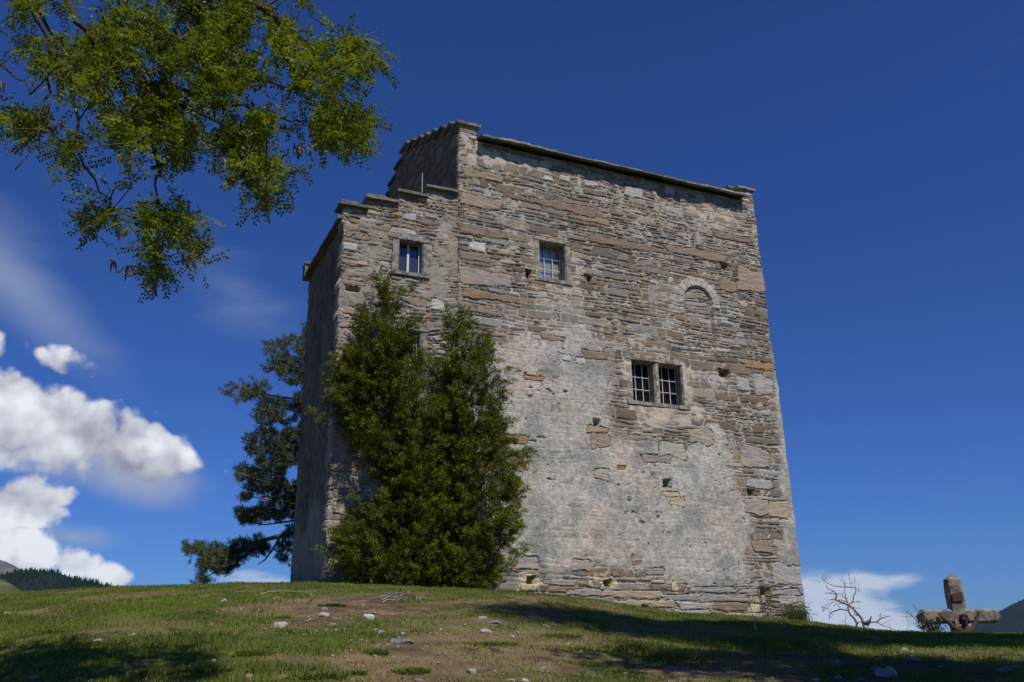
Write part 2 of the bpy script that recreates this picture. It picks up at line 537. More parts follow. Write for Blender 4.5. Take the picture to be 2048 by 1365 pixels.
def fuv(x, y):
    """picture point -> (u, z) on the sunny face"""
    v = ray(x, y)
    t = ((A0 - EYE) @ NF) / (v @ NF)
    p = EYE + v * t
    return float((p - A0) @ DU), float(p[2])


def fpt(u, z, out=0.0):
    return A0 + DU * u + NF * out + np.array([0, 0, z])


tower = empty('stone_tower', (float(A0[0]), float(A0[1]), 2.4),
              'tall square rubble stone tower with crow-stepped gable and lower turret on its left', 'tower')
TI = Matrix.Translation((-float(A0[0]), -float(A0[1]), -2.4))


def to_tower(o):
    """vertices are in world coordinates: keep them there under the tower's empty"""
    o.parent = tower
    o.matrix_parent_inverse = TI
    return o


def sub_of(o, p):
    o.parent = p
    o.matrix_parent_inverse = Matrix.Identity(4)
    return o


BROWN = np.array([[.235, .175, .125], [.26, .20, .15], [.21, .165, .125], [.29, .235, .18], [.255, .215, .175], [.235, .205, .175], [.31, .265, .21], [.20, .17, .14], [.27, .205, .145],
                  [.30, .28, .25], [.34, .32, .29]])
GREY = np.array([[.27, .245, .22], [.30, .28, .255], [.24, .21, .18], [.35, .335, .31], [.42, .41, .39], [.29, .25, .205], [.255, .205, .155], [.33, .29, .235], [.22, .20, .18],
                 [.25, .215, .18], [.28, .235, .19]])


def masonry(U, Z, seed, tlo, thi, llo, lhi, pal, split=0.35, slant=0.5, wob=1.0):
    """courses of irregular flat stones; returns height in metres, colour, and cell edge distance"""
    r = np.random.default_rng(seed)
    wz = Z + wob * (0.16 * (fbm(U, Z, 0.35, 2, seed) - .5) + 0.12 * (fbm(U * 0.6, Z, 1.6, 3, seed + 1) - .5) + 0.045 * (fbm(U * .8, Z * 1.5, 5.0, 2, seed + 2) - .5))
    wu = U + slant * 0.5 * (fbm(U * .7, Z * 2.0, 1.6, 2, seed + 3) - .5) + 0.07 * (fbm(U, Z, 6.0, 2, seed + 4) - .5)
    z0, z1 = wz.min() - 0.3, wz.max() + 0.3
    b = [z0]
    while b[-1] < z1:
        b.append(b[-1] + tlo + (thi - tlo) * r.random() ** 1.6)
    b = np.array(b)
    k = np.clip(np.searchsorted(b, wz) - 1, 0, len(b) - 2)
    fz = wz - b[k]; h = b[k + 1] - b[k]
    j = np.zeros(U.shape, int); fu = np.zeros(U.shape); L = np.ones(U.shape)
    u0, u1 = wu.min() - 1.5, wu.max() + 1.5
    for c in range(len(b) - 1):
        m = k == c
        if not m.any(): continue
        thick = b[c + 1] - b[c]
        n = int((u1 - u0) / llo) + 2
        ls = llo + (lhi - llo) * r.random(n) ** 2.0
        e = u0 + np.concatenate([[0], np.cumsum(ls)]) - r.random() * llo
        q = wu[m]
        jj = np.clip(np.searchsorted(e, q) - 1, 0, n - 1)
        j[m] = jj; fu[m] = q - e[jj]; L[m] = ls[jj]
    sid = (k * 521 + j) * 2
    NH = 1 << 16
    hs = r.random((6, NH))
    hid = (sid * 2654435761 >> 4) & (NH - 1)
    sp = (hs[0][hid] < split) & (h > 0.11)
    fr = 0.3 + 0.4 * hs[1][hid] + (fu / L - 0.5) * 0.25 * (hs[2][hid] - .5)
    up = sp & (fz > fr * h)
    dz_lo = np.where(up, fz - fr * h, fz)
    dz_hi = np.where(sp & ~up, fr * h - fz, h - fz)
    sid = sid + up
    hid = (sid * 2654435761 >> 4) & (NH - 1)
    d = np.minimum(np.minimum(fu, L - fu) * 0.9, np.minimum(dz_lo, dz_hi))
    cdist = np.minimum(fu, L - fu) + np.minimum(dz_lo, dz_hi)     # trims the corners
    d = np.minimum(d, (cdist - 0.02) * 0.75)
    gap = 0.004 + 0.014 * hs[3][hid] ** 2
    ins = np.clip((d - gap) / 0.022, 0, 1)
    tilt = (hs[4][hid] - .5) * 0.05 * (fu / L - .5) + (hs[5][hid] - .4) * 0.16 * (fz - h / 2)
    stri = fbm(U * 1.6, Z * 16 + (hs[2][hid] - .5) * U * 7.0, 1.6, 3, seed + 5)
    H = -0.034 + (np.sqrt(ins) * (0.034 + 0.020 * hs[1][hid]) + (tilt * .6 + (stri - .5) * 0.014) * ins)
    ci = (hs[0][(hid * 31 + 7) & (NH - 1)] * len(pal)).astype(int)
    lum = 0.82 + 0.36 * hs[2][(hid * 17 + 3) & (NH - 1)]
    C = pal[ci] * lum[..., None]
    mot = fbm(U + 3, Z * 2.2, 5.5, 3, seed + 6)
    C = C * (0.52 + 0.60 * stri + .36 * mot)[..., None]
    C = C * (1 + (mot - .5)[..., None] * np.array([.30, .02, -.22]))
    return H, C, ins, hid, hs


def poly_mask(U, Z, pts, blur):
    """soft inside mask (0..1) of a polygon given in (u, z)"""
    pts = np.array(pts)
    lo = pts.min(0) - 3 * blur - 0.2; hi = pts.max(0) + 3 * blur + 0.2
    st = max(0.05, blur / 3)
    gu = np.arange(lo[0], hi[0], st); gz = np.arange(lo[1], hi[1], st)
    X, Y = np.meshgrid(gu, gz)
    ins = np.zeros(X.shape, bool)
    n = len(pts)
    for i in range(n):
        x1, y1 = pts[i]; x2, y2 = pts[(i + 1) % n]
        if y1 == y2: continue
        cr = ((y1 > Y) != (y2 > Y)) & (X < (x2 - x1) * (Y - y1) / (y2 - y1) + x1)
        ins ^= cr
    a = ins.astype(float)
    kk = max(1, int(blur / st))
    ker = np.ones(2 * kk + 1) / (2 * kk + 1)
    for _ in range(2):
        a = np.apply_along_axis(lambda v: np.convolve(v, ker, 'same'), 0, a)
        a = np.apply_along_axis(lambda v: np.convolve(v, ker, 'same'), 1, a)
    fu = np.clip((U - gu[0]) / st, 0, len(gu) - 1.001); fz = np.clip((Z - gz[0]) / st, 0, len(gz) - 1.001)
    i0 = fu.astype(int); j0 = fz.astype(int); fu = fu - i0; fz = fz - j0
    val = (a[j0, i0] * (1 - fu) + a[j0, i0 + 1] * fu) * (1 - fz) + (a[j0 + 1, i0] * (1 - fu) + a[j0 + 1, i0 + 1] * fu) * fz
    out_ = (U < gu[0]) | (U > gu[-1]) | (Z < gz[0]) | (Z > gz[-1])
    return np.where(out_, 0, val)


def pxpoly(l): return [fuv(x, y) for x, y in l]


PL = np.array([.40, .378, .345])
MORT = np.array([.36, .33, .285])
CREAM = np.array([.50, .43, .35])


def put_stone(U, Z, H, C, rect, col, lift=0.03, seed=0):
    """one big squared stone over the rubble; rect = picture corners (x0, y0, x1, y1) on the sunny face"""
    x0, y0, x1, y1 = rect
    u0, za = fuv(x0, (y0 + y1) / 2); u1, zb = fuv(x1, (y0 + y1) / 2)
    _, zt = fuv((x0 + x1) / 2, y0); _, zc = fuv((x0 + x1) / 2, y1)
    um, zm = (u0 + u1) / 2, (zt + zc) / 2
    wu, wz = (u1 - u0) / 2, (zt - zc) / 2
    rr = np.random.default_rng(seed * 7 + 3)
    k1, k2, k3, k4 = rr.uniform(-1, 1, 4)
    n1_ = (fbm(U + seed * 3.3, Z, 2.2, 4, seed) - .5); n2_ = (fbm(U * .8 + seed, Z + seed * 1.7, 3.1, 4, seed + 3) - .5)
    p, q = (U - um) / wu, (Z - zm) / wz
    du = wu * (1 + .12 * k1 * q) - np.abs(U - um) + n1_ * min(.34, wu * .6)
    dz = wz * (1 + .22 * k2 * p) - np.abs(Z - zm - .10 * wz * k3) + n2_ * min(.26, wz * 1.0)
    d = np.minimum(np.minimum(du, dz), (du + dz - 0.03) * 0.72)
    reg = d > -0.012
    ins = np.clip(d / 0.018, 0, 1)
    st = fbm(U * 1.3, Z * 9 + k4 * U * 2.2, 2.4, 5, seed + 2, .62); st2 = fbm(U, Z, 6.0, 4, seed + 1)
    Hn = -0.045 + np.sqrt(ins) * (0.045 + lift * .8) + (st - .5) * 0.035 + (q * k4 + p * k1) * .008
    H = np.where(reg, Hn, H)
    tone = np.array(col) * .90 * (0.45 + 0.75 * st + .36 * st2)[..., None]
    tone = tone * (1 + (st2 - .5)[..., None] * np.array([.25, .0, -.3]))
    C = np.where((reg & (ins > 0.05))[..., None], tone, C)
    return H, C


def hole(U, Z, H, C, x, y, wp, hp, tri=False, seed=0):
    """a square putlog hole, centre and size in picture pixels"""
    u0, _ = fuv(x - wp / 2, y); u1, _ = fuv(x + wp / 2, y); _, zt = fuv(x, y - hp / 2); _, zc = fuv(x, y + hp / 2)
    nz = (fbm(U + seed, Z, 4.0, 2, seed) - .5) * 0.10
    du = (u1 - u0) / 2 - np.abs(U - (u0 + u1) / 2) + nz
    dz = (zt - zc) / 2 - np.abs(Z - (zt + zc) / 2) + nz * .6
    if tri: du = du - np.clip((zt - Z), 0, 1) * 0.45
    d = np.minimum(du, dz)
    return np.where(d > 0, -0.42, H), C


def wall_mesh(name, U, Z, H, C, keep, origin, du, nrm, parent=True, mat='masonry', skirt=0.5):
    """grid (rows = z) of a wall face with relief H along nrm; boundary turned back as the wall's thickness"""
    P = origin[None, None] + U[..., None] * du + H[..., None] * nrm
    P = P.copy(); P[..., 2] += Z
    ny, nx = U.shape
    idx = np.arange(ny * nx).reshape(ny, nx)
    Fq = np.stack([idx[:-1, :-1], idx[:-1, 1:], idx[1:, 1:], idx[1:, :-1]], -1)
    F_ = Fq[keep]
    V = P.reshape(-1, 3); Cc = C.reshape(-1, 3)
    # boundary edges of the kept cells -> skirt
    e = np.concatenate([F_[:, [0, 1]], F_[:, [1, 2]], F_[:, [2, 3]], F_[:, [3, 0]]])
    key = np.sort(e, 1); kk = key[:, 0].astype(np.int64) * (ny * nx) + key[:, 1]
    uq, inv, cnt = np.unique(kk, return_inverse=True, return_counts=True)
    be = e[cnt[inv] == 1]
    bv = np.unique(be)
    mp = -np.ones(ny * nx, int); mp[bv] = len(V) + np.arange(len(bv))
    back = V[bv] - nrm * (skirt + H.reshape(-1)[bv])[:, None]
    V = np.concatenate([V, back]); Cc = np.concatenate([Cc, Cc[bv]])
    sk = np.stack([be[:, 1], be[:, 0], mp[be[:, 0]], mp[be[:, 1]]], 1)
    used = np.zeros(len(V), bool); used[F_.ravel()] = True; used[sk.ravel()] = True
    rm = np.cumsum(used) - 1
    o = mesh_np(name, V[used], [rm[F_], rm[sk]], M[mat], None, Cc[used])
    if parent: to_tower(o)
    return o


def rect_uv(x0, y0, x1, y1):
    """opening rectangle (u0, u1, z0, z1) from its picture corners (left-top, right-bottom)"""
    ua, zt1 = fuv(x0, y0); ub, zb1 = fuv(x1, y1)
    return ua, ub, zb1, zt1


W_UP = (6.60, 7.53, 12.88, 14.18)
W_TWIN = (9.92, 11.86, 9.02, 10.40)
W_LT = (1.78, 2.52, 12.34, 13.36)
W_LOW = (1.55, 2.50, 9.4, 10.42)

# --- main face
STEP = 0.021
nu = int((16.15 - USEAM) / STEP); nz_ = int((17.45 - 0.9) / STEP)
s_ = np.linspace(0, 1, nu + 1); zz = np.linspace(0.9, 17.45, nz_ + 1)
SS, Z = np.meshgrid(s_, zz)
UR = 16.167 - 0.0186 * Z
U = USEAM + (UR - USEAM) * SS
edge = (fbm(Z * 0 + 3.0, Z, 2.6, 3, 2) - .5) * 0.10 * sstep(SS, 0.985, 1.0)
U = U + edge
H, C, ins, hid, hs = masonry(U, Z, 11, 0.11, 0.38, 0.28, 1.5, BROWN * np.array([.80, .82, .84]), 0.30)
# a finer, greyer rubble in the upper right
H2, C2, ins2, _, _ = masonry(U, Z, 23, 0.08, 0.24, 0.22, 0.95, GREY * np.array([.84, .81, .78]), 0.3)
mk = poly_mask(U, Z, pxpoly([(1080, 340), (1500, 420), (1530, 600), (1440, 720), (1300, 600), (1240, 470)]), 0.5)
mk = (mk + (fbm(U, Z, 0.9, 3, 4) - .5) * 1.2 > 0.55) & (Z > 9)
H = np.where(mk, H2, H); C = np.where(mk[..., None], C2, C); ins = np.where(mk, ins2, ins)
# mortar
mn = fbm(U, Z, 0.8, 4, 6); mn2 = fbm(U, Z, 4.5, 4, 1)
lev = -0.034 + 0.044 * sstep(mn * .6 + .2 + 0.6 * (mn2 - .5) + .75 * (fbm(U * .7, Z, 13.0, 3, 5) - .5), 0.46, 0.80)
cream = np.zeros(U.shape)
for pts, g in (([(925, 285), (1120, 320), (1110, 350), (1040, 350), (925, 330)], 1.0), ([(1360, 405), (1480, 430), (1490, 465), (1400, 450)], 1.0),
               ([(1055, 470), (1120, 462), (1165, 510), (1170, 600), (1060, 600), (1045, 540)], 0.8), ([(1235, 695), (1390, 712), (1395, 800), (1420, 850), (1270, 870), (1245, 800)], 1.0),
               ([(1030, 1140), (1100, 1150), (1100, 1175), (1030, 1175)], .8), ([(1460, 880), (1500, 890), (1510, 1000), (1480, 1000)], .6)):
    cream = np.maximum(cream, g * poly_mask(U, Z, pxpoly(pts), 0.16))
lev = np.maximum(lev, -0.05 + 0.075 * cream * (0.45 + 0.8 * mn2))
mcol = (MORT * (1 - 0.6 * cream[..., None]) + CREAM * 0.6 * cream[..., None]) * (0.75 + 0.5 * mn2)[..., None]
# plaster
pm = poly_mask(U, Z, pxpoly([(918, 640), (1000, 690), (1040, 668), (1120, 655), (1178, 650), (1212, 690), (1228, 760), (1215, 830), (1250, 880), (1310, 905), (1385, 905), (1405, 850),
                             (1425, 820), (1470, 885), (1478, 960), (1490, 1005), (1502, 1070), (1505, 1150), (1490, 1195), (1400, 1188), (1330, 1168), (1200, 1150), (1050, 1138), (918, 1140)]), 0.35)
pm = np.maximum(pm, 0.62 * poly_mask(U, Z, pxpoly([(1275, 570), (1365, 550), (1365, 705), (1300, 690)]), 0.25))
pm = np.maximum(pm, 1.0 * poly_mask(U, Z, pxpoly([(1536, 640), (1560, 640), (1625, 1215), (1580, 1215), (1562, 1060), (1552, 850)]), 0.14))
pm = np.maximum(pm, 0.66 * poly_mask(U, Z, pxpoly([(1360, 715), (1480, 740), (1470, 800), (1390, 800)]), 0.3))
pm = np.maximum(pm, 0.6 * poly_mask(U, Z, pxpoly([(980, 560), (1180, 600), (1180, 660), (980, 690)]), 0.4))
pn = fbm(U, Z, 1.1, 4, 3); pn2 = fbm(U, Z, 7.0, 4, 2)
T = -0.06 + 0.115 * pm + (pn - .5) * 0.10 + (pn2 - .5) * 0.030
T = np.minimum(T, 0.035 + (fbm(U, Z, 1.4, 4, 5) - .5) * 0.035 + (pn2 - .5) * 0.014)
stn = fbm(U, Z * 2.0, 0.8, 5, 7, 0.6); stn2 = fbm(U, Z, 9.0, 3, 6)
grain = vnoise(U * 24, Z * 24, 5)
grain2 = vnoise(U * 11 + 7, Z * 8, 3)
pcol = PL * (0.26 + 0.50 * stn + 0.34 * stn2 + .42 * grain + .30 * grain2)[..., None]
pink = sstep(fbm(U, Z, 0.45, 3, 2), 0.48, 0.66)[..., None]
pcol = pcol * (1 + pink * (np.array([1.05, .985, .95]) - 1))
dark = sstep(fbm(U, Z, 1.3, 5, 0, 0.65) + 0.10 * sstep(U, 14.5, 16.2), 0.47, 0.72)[..., None] * (.35 + .9 * grain2)[..., None]
pcol = pcol * (1 - dark * np.array([.40, .37, .34]))
pit = sstep(fbm(U, Z * 1.4, 5.0, 3, 4), 0.74, 0.80) * sstep(fbm(U, Z, .9, 2, 1), .45, .6)
T = T - pit * 0.05 + (grain - .5) * .010 + (grain2 - .5) * .012
Hs = H.copy()
covm = lev > H
H = np.where(covm, lev, H); C = np.where(covm[..., None], mcol, C)
covp = T > H
thin = np.clip((H - T + .03) / .03, 0, 1)[..., None] * .55
H = np.where(covp, T + .30 * np.clip(H + .02, -.02, .02), H); C = np.where(covp[..., None], pcol * (1 - thin) + C * thin, C)
# big squared stones
ST = [((1476, 543, 1530, 582), (.36, .285, .23)), ((1440, 560, 1474, 584), (.27, .21, .16)), ((1430, 470, 1500, 482), (.24, .19, .15)), ((1474, 757, 1499, 782), (.40, .38, .36)), ((1508, 755, 1544, 790), (.38, .36, .34)),
      ((1482, 898, 1537, 936), (.36, .32, .29)), ((1492, 960, 1544, 978), (.42, .41, .39)), ((1488, 999, 1537, 1030), (.36, .31, .275)), ((1539, 1001, 1578, 1034), (.42, .34, .25)),
      ((1503, 1081, 1546, 1106), (.30, .24, .19)), ((1540, 1128, 1604, 1168), (.39, .36, .33)), ((1556, 1172, 1600, 1206), (.37, .345, .32)), ((940, 484, 971, 505), (.52, .50, .47)),
      ((1318, 886, 1370, 916), (.40, .385, .33)), ((1304, 885, 1316, 910), (.40, .40, .40)), ((1285, 911, 1345, 926), (.30, .265, .24)), ((1376, 860, 1428, 890), (.38, .34, .29)),
      ((1180, 866, 1194, 896), (.33, .265, .21)), ((1195, 868, 1218, 897), (.34, .28, .21)), ((1175, 852, 1215, 866), (.37, .29, .20)), ((1188, 938, 1218, 962), (.41, .37, .30)),
      ((1322, 985, 1360, 996), (.48, .42, .31)), ((1340, 994, 1370, 1013), (.47, .38, .28)), ((1142, 1118, 1180, 1142), (.36, .325, .30)), ((1032, 1112, 1075, 1140), (.37, .33, .29)),
      ((1164, 702, 1214, 718), (.26, .21, .16)), ((1150, 716, 1172, 728), (.46, .45, .42)), ((1124, 709, 1142, 722), (.46, .45, .43)), ((1234, 932, 1250, 940), (.34, .20, .09)),
      ((1080, 672, 1130, 682), (.30, .25, .21)), ((1046, 753, 1088, 762), (.35, .235, .14)), ((1010, 872, 1056, 890), (.33, .235, .145)), ((1020, 905, 1056, 938), (.40, .29, .20)),
      ((1490, 725, 1550, 740), (.33, .22, .13)), ((1290, 1136, 1330, 1150), (.30, .27, .245)), ((1300, 1160, 1330, 1168), (.40, .36, .31)),
      ((925, 345, 1010, 360), (.30, .24, .17)), ((920, 395, 1000, 416), (.33, .27, .21)), ((918, 455, 1000, 472), (.245, .19, .145)), ((918, 540, 1020, 572), (.35, .30, .26)), ((918, 505, 985, 522), (.26, .20, .155)),
      ((930, 585, 1040, 602), (.255, .19, .14)), ((918, 610, 1000, 628), (.27, .215, .17)), ((1060, 405, 1190, 422), (.25, .195, .155)), ((1180, 480, 1300, 496), (.245, .195, .155)), ((1330, 500, 1450, 516), (.26, .21, .17)),
      ((1330, 375, 1350, 388), (.50, .49, .46)), ((1250, 375, 1285, 395), (.44, .43, .40)), ((1118, 352, 1142, 364), (.50, .48, .45)), ((1086, 352, 1106, 362), (.50, .48, .44)), ((1168, 363, 1196, 374), (.47, .46, .44))]
# the foot: squared courses above the grass
ya = 1168
for row in range(6):
    hh = random.choice((10, 12, 14, 16)); x = 1075 + row * 22 + random.randint(0, 40)
    while x < 1510:
        wd = random.choice((26, 40, 55, 70, 95, 120))
        sl = (x + wd / 2 - 1300) * 0.045
        g_ = random.uniform(0.75, 1.15)
        if random.random() < .86:
            ST.append(((x, ya + sl + random.uniform(-1.5, 1.5), x + wd, ya + hh + sl + random.uniform(-2, 1.5)), tuple(np.array(random.choice([(.34, .30, .265), (.31, .27, .24), (.37, .30, .22), (.30, .255, .21), (.38, .35, .32)])) * g_)))
        x += wd + random.randint(2, 7)
    ya += hh + 1
for i, (rc_, col) in enumerate(ST):
    H, C = put_stone(U, Z, H, C, rc_, np.array(col), 0.035, i)
# the walled-up arch
ac_u, ac_z, ri_, ro_ = 12.84, 12.92, 0.56, 0.93
R_ = np.hypot(U - ac_u, Z - ac_z); TH = np.arctan2(Z - ac_z, U - ac_u)
ring = (R_ > ri_ + 0.03) & (R_ < ro_) & (Z > ac_z - 0.15)
seg = np.floor(TH / 0.33)
joint = np.abs(TH / 0.33 - seg - .5) > 0.47
rcol = np.array([.37, .345, .31]) * (0.8 + 0.4 * hs[3][(seg.astype(int) * 37 + 11) & 1023])[..., None] * (0.7 + 0.6 * pn2)[..., None]
H = np.where(ring, np.where(joint, -0.01, 0.035) + (pn2 - .5) * 0.02, H); C = np.where(ring[..., None], rcol, C)
inner = (np.where(Z > ac_z, R_ < ri_, np.abs(U - ac_u) < ri_)) & (Z > 10.9)
H = np.where(inner, np.maximum(Hs, -0.03) - 0.02, H); C = np.where((inner & ~covm)[..., None], C2 * 1.1, C)
crack = (np.abs(np.where(Z > ac_z, R_, np.abs(U - ac_u)) - ri_) < 0.05) & (Z > 10.9) & (np.abs(U - ac_u) < 0.75)
H = np.where(crack, np.where(Z > ac_z, -0.07, -0.26), H)
# putlog holes, with pale yellow patching round the lowest
yel = np.array([.50, .43, .28])
for x_, y_, r_ in ((1055, 1164, 14), (1071, 1167, 9), (1208, 1163, 12), (1226, 1168, 10), (1350, 1166, 10), (1352, 1178, 12), (1507, 1214, 11), (1191, 1160, 11)):
    cu, cz = fuv(x_, y_)
    m_ = (np.hypot(U - cu, (Z - cz) * 1.1) + (pn2 - .5) * .5 + (stn2 - .5) * .25) < r_ / 62.0
    C = np.where(m_[..., None], yel * (0.75 + .5 * pn2)[..., None], C)
for i, a in enumerate(((1178, 558, 17, 14, True), (1449, 533, 15, 13), (1449, 747, 22, 17), (1192, 846, 15, 14), (1333, 967, 16, 16), (1503, 985, 17, 13), (1062, 1160, 19, 14), (1216, 1166, 17, 12), (1530, 1183, 20, 13),
                       (1057, 549, 9, 18), (1290, 1213, 14, 6))):
    H, C = hole(U, Z, H, C, *a, seed=i)
uc = (U[:-1, :-1] + U[1:, 1:]) / 2; zc_ = (Z[:-1, :-1] + Z[1:, 1:]) / 2
keep = np.ones(uc.shape, bool)
for (a, b_, c_, d_) in (W_UP, W_TWIN):
    keep &= ~((uc > a - 0.06) & (uc < b_ + 0.06) & (zc_ > c_ - 0.06) & (zc_ < d_ + 0.06))
wall_mesh('main_wall', U, Z, H, C, keep, A0, DU, NF)

# --- turret front
ut = np.arange(0, USEAM + 0.001, 0.022); zt_ = np.arange(1.2, 15.5, 0.022)
U, Z = np.meshgrid(ut, zt_)
U = np.minimum(U - (1 - sstep(U, 0, 0.10)) * (fbm(U * 0 + 1, Z, 3.0, 3, 1) - .45) * 0.14, USEAM)
H, C, ins, hid, hs = masonry(U, Z, 41, 0.085, 0.23, 0.14, 0.62, GREY * np.array([.86, .84, .81]), 0.28, 1.0, 1.9)
mn = fbm(U, Z, 0.9, 4, 2); mn2 = fbm(U, Z, 5.0, 4, 3)
lev = -0.034 + 0.046 * sstep(mn + .5 * (mn2 - .5) - 0.05 * sstep(Z, 9, 13), 0.42, 0.66)
cov = lev > H
H = np.where(cov, lev, H); C = np.where(cov[..., None], MORT * (0.65 + .5 * mn2)[..., None] * .84, C)
pm = poly_mask(U, Z, pxpoly([(720, 900), (918, 800), (918, 1140), (720, 1150), (690, 1050)]), 0.4)
T = -0.08 + 0.13 * pm + (fbm(U, Z, 1.2, 4, 6) - .5) * 0.12
T = np.minimum(T, 0.03 + (mn2 - .5) * 0.02)
cov = T > H
H = np.where(cov, T, H); C = np.where(cov[..., None], PL * 1.12 * (0.6 + .7 * mn2)[..., None], C)
for i, (rc_, col) in enumerate((((687, 486, 716, 500), (.46, .45, .43)), ((655, 925, 716, 943), (.37, .25, .17)), ((668, 1002, 716, 1030), (.42, .345, .27)), ((655, 1042, 700, 1060), (.36, .30, .24)),
                                ((690, 545, 760, 556), (.33, .255, .20)), ((686, 560, 730, 570), (.30, .23, .18)), ((686, 520, 740, 530), (.34, .28, .235)), ((865, 600, 890, 622), (.45, .44, .41)), ((690, 615, 760, 632), (.34, .27, .22)),
                                ((800, 425, 832, 438), (.44, .44, .44)), ((787, 424, 808, 433), (.33, .24, .13)), ((660, 700, 700, 716), (.34, .28, .235)), ((680, 640, 730, 655), (.33, .27, .225)))):
    H, C = put_stone(U, Z, H, C, rc_, np.array(col), 0.03, 60 + i)
H, C = hole(U, Z, H, C, 707, 578, 28, 9, False, 3)
STEPS = [(0.0, 0.71, 14.19), (0.71, 1.69, 14.57), (1.69, 2.63, 14.97), (2.63, USEAM, 15.34)]
uc = (U[:-1, :-1] + U[1:, 1:]) / 2; zc_ = (Z[:-1, :-1] + Z[1:, 1:]) / 2
top = np.zeros(uc.shape)
for a, b_, t_ in STEPS: top = np.where((uc >= a - 0.2) & (uc <= b_ + .2) & (t_ > top) & (uc >= a), t_, top)
keep = zc_ < np.where(top == 0, 14.19, top)
for (a, b_, c_, d_) in (W_LT, W_LOW):
    keep &= ~((uc > a - 0.06) & (uc < b_ + 0.06) & (zc_ > c_ - 0.06) & (zc_ < d_ + 0.06))
wall_mesh('turret_wall', U, Z, H, C, keep, A0 - NF * 0.05, DU, NF, skirt=0.55)

# --- turret side in the shade (plastered, worn)
sl_ = np.arange(0, 5.03, 0.04); zl = np.arange(1.0, 13.80, 0.04)
U, Z = np.meshgrid(sl_, zl)
U = U * (1 - 0.001 * Z)
n4 = fbm(U, Z * .5, 1.5, 5, 2); n5 = fbm(U * 2, Z, 5.0, 3, 3)
n6 = fbm(U * 3, Z * 1.2, 3.0, 5, 6, .62)
H = (n4 - .5) * 0.16 + (n5 - .5) * 0.07 + (n6 - .5) * .10 - 0.04
H = H + np.where(Z < 3.6, (fbm(U * 0 + 1, Z, 1.5, 3, 5) - .5) * 0.25 * sstep(U, 4.4, 4.95), 0)
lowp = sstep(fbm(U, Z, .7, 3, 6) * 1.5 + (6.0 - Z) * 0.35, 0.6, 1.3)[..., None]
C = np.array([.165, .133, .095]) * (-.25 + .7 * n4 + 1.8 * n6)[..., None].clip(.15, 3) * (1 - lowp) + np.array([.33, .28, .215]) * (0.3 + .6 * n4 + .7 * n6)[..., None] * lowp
keep = np.ones((U.shape[0] - 1, U.shape[1] - 1), bool)
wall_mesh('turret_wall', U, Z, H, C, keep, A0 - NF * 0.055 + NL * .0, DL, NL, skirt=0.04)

# --- gable side of the main block above the turret
GS = [(0.0, .62, 17.94)]
s0 = .62; z0 = 17.94
for i in range(7):
    z0 += 0.34; GS.append((s0, s0 + .83, z0)); s0 += .83
for i in range(7):
    z0 -= 0.34; GS.append((s0, s0 + .83, z0)); s0 += .83
GEND = s0
ug = np.arange(0, GEND + .01, 0.045); zg = np.arange(12.2, 20.8, 0.045)
U, Z = np.meshgrid(ug, zg)
H, C, ins, hid, hs = masonry(U, Z, 61, 0.08, 0.24, 0.2, 0.8, BROWN * np.array([.72, .66, .58]), 0.35)  # palette darkened so the stone colour carries part of this side's shade
uc = (U[:-1, :-1] + U[1:, 1:]) / 2; zc_ = (Z[:-1, :-1] + Z[1:, 1:]) / 2
top = np.zeros(uc.shape)
for a, b_, t_ in GS: top = np.where((uc >= a) & (uc < b_), t_, top)
top = np.where(top == 0, 17.9, top)
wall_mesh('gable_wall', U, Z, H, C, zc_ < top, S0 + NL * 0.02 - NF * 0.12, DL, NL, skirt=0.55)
# right gable mirrored, rear and lower walls (plain rubble, unseen from the front)
UEND = 15.86
R0 = A0 + DU * UEND
bg_ = Bag()
def quadwall(o, du, length, z0_, z1_, nrm, th=0.5, col=(.26, .22, .18)):
    P = []
    for zq in (z0_, z1_):
        for (a, n_) in ((0, 0), (length, 0), (length, -th), (0, -th)):
            P.append(o + du * a + nrm * n_ + np.array([0, 0, zq]))
    bg_.hexa(P, col)
quadwall(S0 - NF * .6, DL, GEND - .6, 0, 12.25, NL)
quadwall(R0 - NF * .6, DL, GEND - 1.1, 0, 17.25, -NL)
quadwall(A0 + DL * (GEND - .5) + DU * (USEAM + .02), DU, UEND - USEAM - .04, 0, 17.25, -NF)
quadwall(A0 + DL * 4.9 + DU * .5, DU, USEAM - .55, 0, 13.6, -NF)
for a, b_, t_ in GS[1:]:
    o = R0 + DL * a
    P = [o, o + DL * (b_ - a - .004), o + DL * (b_ - a - .004) - DU * .5, o - DU * .5]
    bg_.hexa([p + np.array([0, 0, 17.26]) for p in P] + [p + np.array([0, 0, t_]) for p in P], (.26, .22, .18))
to_tower(bg_.build('rear_wall', M['masonry']))


def slab(bag, c0, du, dv, lu, lv, th, col, over=0.0, rough=0.03, nseg=5):
    """an irregular flat stone: outline with jitter, thickness th along z; c0 is its corner"""
    V = []; pts = []
    for i in range(nseg): pts.append((lu * i / nseg, 0))
    for i in range(2): pts.append((lu, lv * i / 2))
    for i in range(nseg): pts.append((lu * (1 - i / nseg), lv))
    for i in range(2): pts.append((0, lv * (1 - i / 2)))
    n = len(pts)
    J = [(random.uniform(-rough, rough), random.uniform(-rough, rough), random.uniform(-rough, rough) * .4) for _ in pts]
    for lev_, off_ in ((0, 0), (1, .01)):
        for (a, b), (j1, j2, j3) in zip(pts, J):
            p = c0 + du * (a + j1) + dv * (b + j2)
            V.append((p[0], p[1], p[2] + lev_ * th + j3))
    bag.add(V, [tuple(range(n))[::-1], tuple(range(n, 2 * n))] + [(i, (i + 1) % n, n + (i + 1) % n, n + i) for i in range(n)], col)


def slabcol():
    return np.array(random.choice([(.15, .14, .125), (.20, .185, .16), (.12, .115, .105), (.24, .225, .19), (.17, .15, .12)])) * random.uniform(.8, 1.15)


